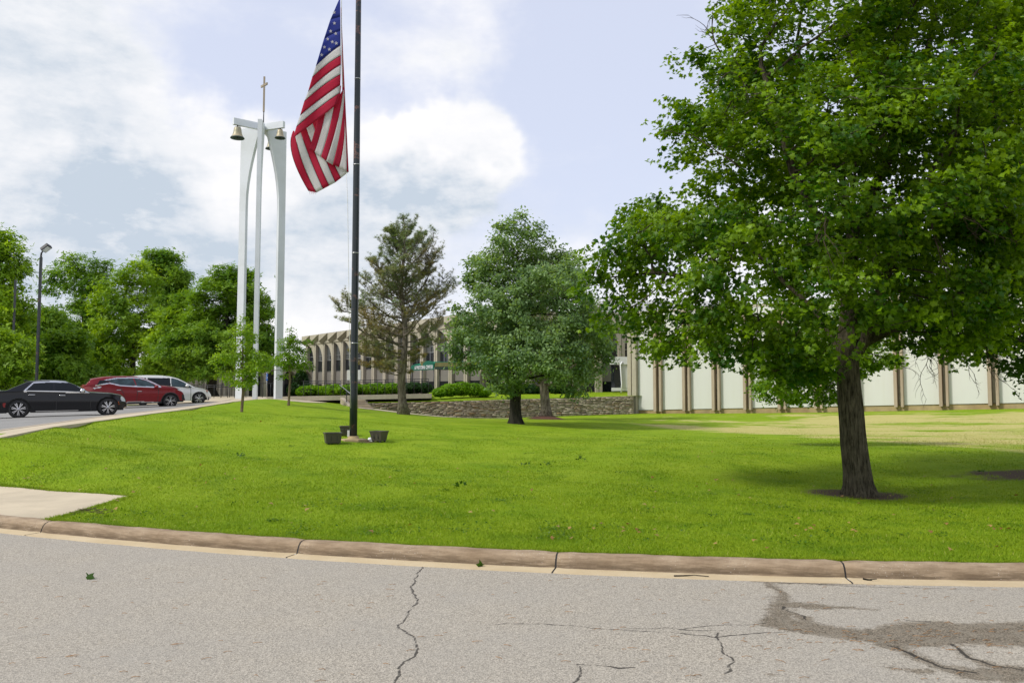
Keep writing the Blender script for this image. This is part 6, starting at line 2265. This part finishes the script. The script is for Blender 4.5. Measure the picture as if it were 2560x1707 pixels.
suv = dict(
    prof=[(-1.30, .45)] + sv([(78, 470), (78, 440), (84, 385), (140, 335), (196, 275), (240, 262), (310, 252), (400, 238), (500, 233), (700, 232), (880, 240), (1000, 262), (1100, 300), (1200, 352), (1290, 398), (1400, 408), (1500, 425), (1580, 455), (1630, 495), (1668, 560), (1680, 600)]) + [(3.60, .28)],
    belt=[(-1.3, 1.30), (-.05, 1.30), (.4, 1.2), (1.1, 1.13), (2.4, 1.06), (3.0, 1.02), (3.6, .7)], w=.955, zlow=.27, wb=2.80, wr=.365, rim=.76, tumble=.30, clad=.38, archm='car_trim',
    screens=[(-1.22, -.95, 'rear_window'), (1.55, 2.36, 'windscreen')],
    windows=[(sv([(285, 372), (330, 300), (410, 296), (492, 340), (400, 350)]), 'car_glass'), (sv([(425, 300), (600, 279), (838, 279), (880, 398), (640, 380), (505, 342)]), 'car_glass_light'), (sv([(862, 280), (950, 290), (1060, 325), (1185, 395), (1180, 418), (896, 404)]), 'car_glass_light')],
    trim=sv([(270, 380), (310, 372), (480, 346), (640, 388), (880, 406), (1190, 428), (1275, 424), (1180, 370), (1060, 312), (950, 276), (840, 268), (600, 268), (410, 298), (600, 269), (840, 269), (950, 277), (1060, 313), (1180, 371), (1275, 425), (1190, 429), (880, 407), (640, 389), (480, 347)]),
    seams=[sv([(885, 405), (900, 500), (890, 660)]), sv([(640, 388), (668, 480), (700, 560), (720, 640)]), sv([(1200, 428), (1240, 480), (1215, 670)]), sv([(1300, 402), (1560, 470)])],
    strip=sv([(730, 655), (800, 645), (1000, 655), (1220, 672)]),
    lights=[(sv([(1535, 470), (1620, 480), (1640, 520), (1560, 488)]), 'headlight', 'lamp_lens'), (sv([(225, 408), (350, 402), (358, 414), (250, 432)]), 'tail_light', 'lamp_lens'), (sv([(80, 400), (215, 405), (235, 440), (170, 470), (90, 465)]), 'rear_lamp', 'lamp_red'),
            (sv([(1620, 560), (1672, 560), (1676, 640), (1620, 640)]), 'fog_lamp', 'car_trim')],
    spokes=(5, .20, .016), handles=[((615 - 515) / 325, (775 - 442) / 325), ((938 - 515) / 325, (775 - 474) / 325)], mirror=((1200 - 515) / 325, (775 - 405) / 325, 'paint_red'), fins=[(-.25, 1.66, .08)])
vv = lambda p: cv(p, 975, 293, 725)
van = dict(
    prof=[(-1.12, .45), (-1.10, 1.05), (-1.02, 1.45), (-.85, 1.66), (-.2, 1.73)] + vv([(1040, 214), (1250, 220), (1400, 238), (1530, 276), (1640, 335), (1780, 422), (1870, 436), (1950, 455), (2010, 485), (2045, 530), (2058, 590), (2058, 625)]) + [(3.70, .26)],
    belt=[(-1.1, 1.18), (1.45, 1.10), (2.6, .98), (3.2, .92), (3.7, .7)], w=.985, zlow=.22, wb=3.0, wr=.345, rim=.76, tumble=.26,
    screens=[(-1.08, -.88, 'rear_window'), (1.9, 2.72, 'windscreen')],
    windows=[(vv([(1405, 272), (1500, 292), (1600, 340), (1745, 432), (1715, 440), (1415, 412)]), 'car_glass_light'), (vv([(1040, 268), (1390, 272), (1402, 411), (1040, 390)]), 'car_glass'), (vv([(740, 290), (1020, 268), (1020, 388), (740, 385)]), 'car_glass')],
    seams=[vv([(1410, 412), (1425, 560), (1420, 680)]), vv([(1715, 440), (1722, 520), (1715, 670)]), vv([(1790, 430), (1960, 470)])],
    lights=[(vv([(1965, 480), (2015, 490), (2045, 540), (2010, 530)]), 'headlight', 'lamp_lens'), (vv([(1965, 480), (1985, 482), (2000, 515), (1980, 510)]), 'side_marker', 'marker_orange')],
    spokes=(5, .22, .02), handles=[(1.35, .98), (1.62, .95)], handm='paint_white', mirror=((1660 - 975) / 293, (725 - 405) / 293, 'paint_white'))
silver = dict(sed); silver['trim'] = None; silver['strip'] = None
silver['fins'] = []


def park(label, cat, paint, spec, px, py, Y, yaw, pitch=0.0):
    """px, py: contact point of the near rear wheel"""
    p = P(px, py, Y)
    n = Vector((-math.sin(yaw), math.cos(yaw), 0)) * (spec['w'] - .13)
    return make_car(label, cat, paint, spec, p + n, yaw, pitch)


park('black sedan with chrome window line, nearest and leftmost of the parked cars', 'car', 'paint_black', sed, 46, 1046, 31.5, R(29), R(1.0))
park('dark red hatchback-tailed car with chrome trim, between the black sedan and the white van', 'car', 'paint_red', suv, 280, 1025, 42.5, R(33), R(1.8))
park('white minivan parked beyond the red car, nose towards the tower', 'van', 'paint_white', van, 357, 1013, 47.2, R(25), R(.8))
park('pale silver car mostly hidden behind the trunk of the black sedan', 'car', 'paint_silver', silver, -215, 1018, 40, R(28), R(0))

# ------------------------------------------------------------------ small things on the ground
# fallen leaves on the lawn and on the road edge
n_ = 150
Yl = 1 / rng.uniform(1 / 34, 1 / 7.9, n_); Xl = rng.uniform(-.6, .62, n_) * Yl
ok = (Yl > yc(Xl) + .5) & (Xl > np.interp(Yl, IY, IX)) & ~in_stub(Xl, Yl)
Xl, Yl = Xl[ok], Yl[ok]
pl_ = np.stack([Xl, Yl, H(Xl, Yl) + .045], -1)
o = leaves_mesh('fallen_leaves', pl_, .075, 'leaf_litter', None, 'maple_lo', up=2.0, tintc=rng.uniform(.1, .9, len(pl_)))
tag(o, 'scattered tan fallen leaves lying on the mown lawn', 'leaves', kind='stuff')
cl_ = []
for (px, py, Y) in ((1449, 1145, 18.5), (1360, 1162, 17.5), (1310, 1160, 17.6), (606, 1150, 17.5), (1145, 1225, 13.2), (2450, 1180, 17.6)):
    q = P(px, py, Y); q.z = hz(q.x, q.y) + .05
    cl_ += [(q.x + rng.normal(0, .07), q.y + rng.normal(0, .07), q.z + abs(rng.normal(0, .02))) for _ in range(9)]
for (px, py) in ((223, 1447), (1198, 1419)):
    d_ = P(px, py, 1.0) - Vector((0, 0, EYE)); q = d_ * (-EYE / d_.z)
    cl_ += [(q.x + rng.normal(0, .02), q.y + rng.normal(0, .02), .02 + abs(rng.normal(0, .008))) for _ in range(3)]
o = leaves_mesh('leaf_sprigs', np.array(cl_), .085, 'leaf_maple_deep', None, 'maple_lo', up=1.0, tintc=.3)
tag(o, 'small dark green broken leaf sprigs lying on the lawn', 'leaf sprigs', kind='stuff')
# dry stalks by the sidewalk stub
m = MB(); r = random.Random(12)
for k in range(46):
    a = Vector((-5.05 + r.uniform(-.2, .22), 10.1 + r.uniform(-.10, .12), .16 + r.uniform(0, .05)))
    t = r.uniform(0, math.tau); L = r.uniform(.05, .14)
    m.tube([a, a + Vector((math.cos(t) * L, math.sin(t) * L, r.uniform(-.01, .03)))], .003, 'leaf_straw' if 'leaf_straw' in MATS else 'bark_young', 3)
tag(m.build('dry_stalks'), 'small heap of dry tan stalks at the corner of the sidewalk', 'dry stalks', kind='stuff')


def gpt(px, py, z=0.0):
    d = P(px, py, 1.0) - Vector((0, 0, EYE)); k = (z - EYE) / d.z
    return Vector((d.x * k, d.y * k, z))


for (pts, rad, lab) in (([(1685, 1438.5), (1710, 1438), (1735, 1436.5), (1772, 1440)], .006, 'long thin fallen twig lying in the gutter right of centre'),
                        ([(2158, 1446), (2168, 1448), (2180, 1449)], .008, 'short dark twig lying in the gutter past the last kerb joint')):
    m = MB(); m.tube([gpt(a, b, .016) for a, b in pts], [rad, rad * .9] + [rad * .6] * (len(pts) - 2), 'bark_dark', 5)
    q = gpt(*pts[1], .016); m.tube([q, q + Vector((.07, -.03, .012))], rad * .5, 'bark_dark', 4)
    tag(m.build('fallen_twig'), lab, 'twig', 'twigs in the gutter')
# pine needles and crumbs on the asphalt
m = MB(); r = random.Random(21)
for k in range(240):
    px, py = r.uniform(0, 2560), 1440 + r.random() ** 1.3 * 262
    if k % 3 == 0:
        px, py = r.uniform(1850, 2560), r.uniform(1560, 1625)
    q = gpt(px, py, .004)
    if q.y > float(yc(q.x)):
        continue
    t = r.gauss(0, .35) + (math.pi if r.random() < .5 else 0); L = r.uniform(.02, .07)
    c0 = Vector((math.cos(t), math.sin(t), 0))
    m.tube([q, q + c0 * L * .5 + Vector((0, 0, .004)), q + c0 * L + Vector((-c0.y, c0.x, 0)) * L * .15], .0016, 'needle_dry' if 'needle_dry' in MATS else 'marker_rust', 3)
tag(m.build('pine_needles') if m.f else None, 'fallen rust brown pine needles scattered over the road', 'needles', kind='stuff')

# low weeds in the mown turf
wd = []
for k in range(150):
    Yw = 1 / rng.uniform(1 / 22, 1 / 8.4); Xw = rng.uniform(-.58, .6) * Yw
    if Yw < float(yc(Xw)) + .6 or bool(in_stub(np.array([Xw]), np.array([Yw]))[0]) or Xw < float(np.interp(Yw, IY, IX)) + .3:
        continue
    nn_ = rng.integers(10, 60); sg = rng.uniform(.05, .22)
    a_, b_ = Xw + rng.normal(0, sg, nn_), Yw + rng.normal(0, sg, nn_)
    wd.append(np.stack([a_, b_, H(a_, b_) + rng.uniform(.012, .035, nn_)], -1))
wd = np.concatenate(wd)
o = leaves_mesh('weeds', wd, .034, 'leaf_maple', None, 'oval', up=1.6, tintc=rng.uniform(.0, .55, len(wd)))
tag(o, 'patches of small dark broad-leaved weeds in the turf', 'weeds', kind='stuff')
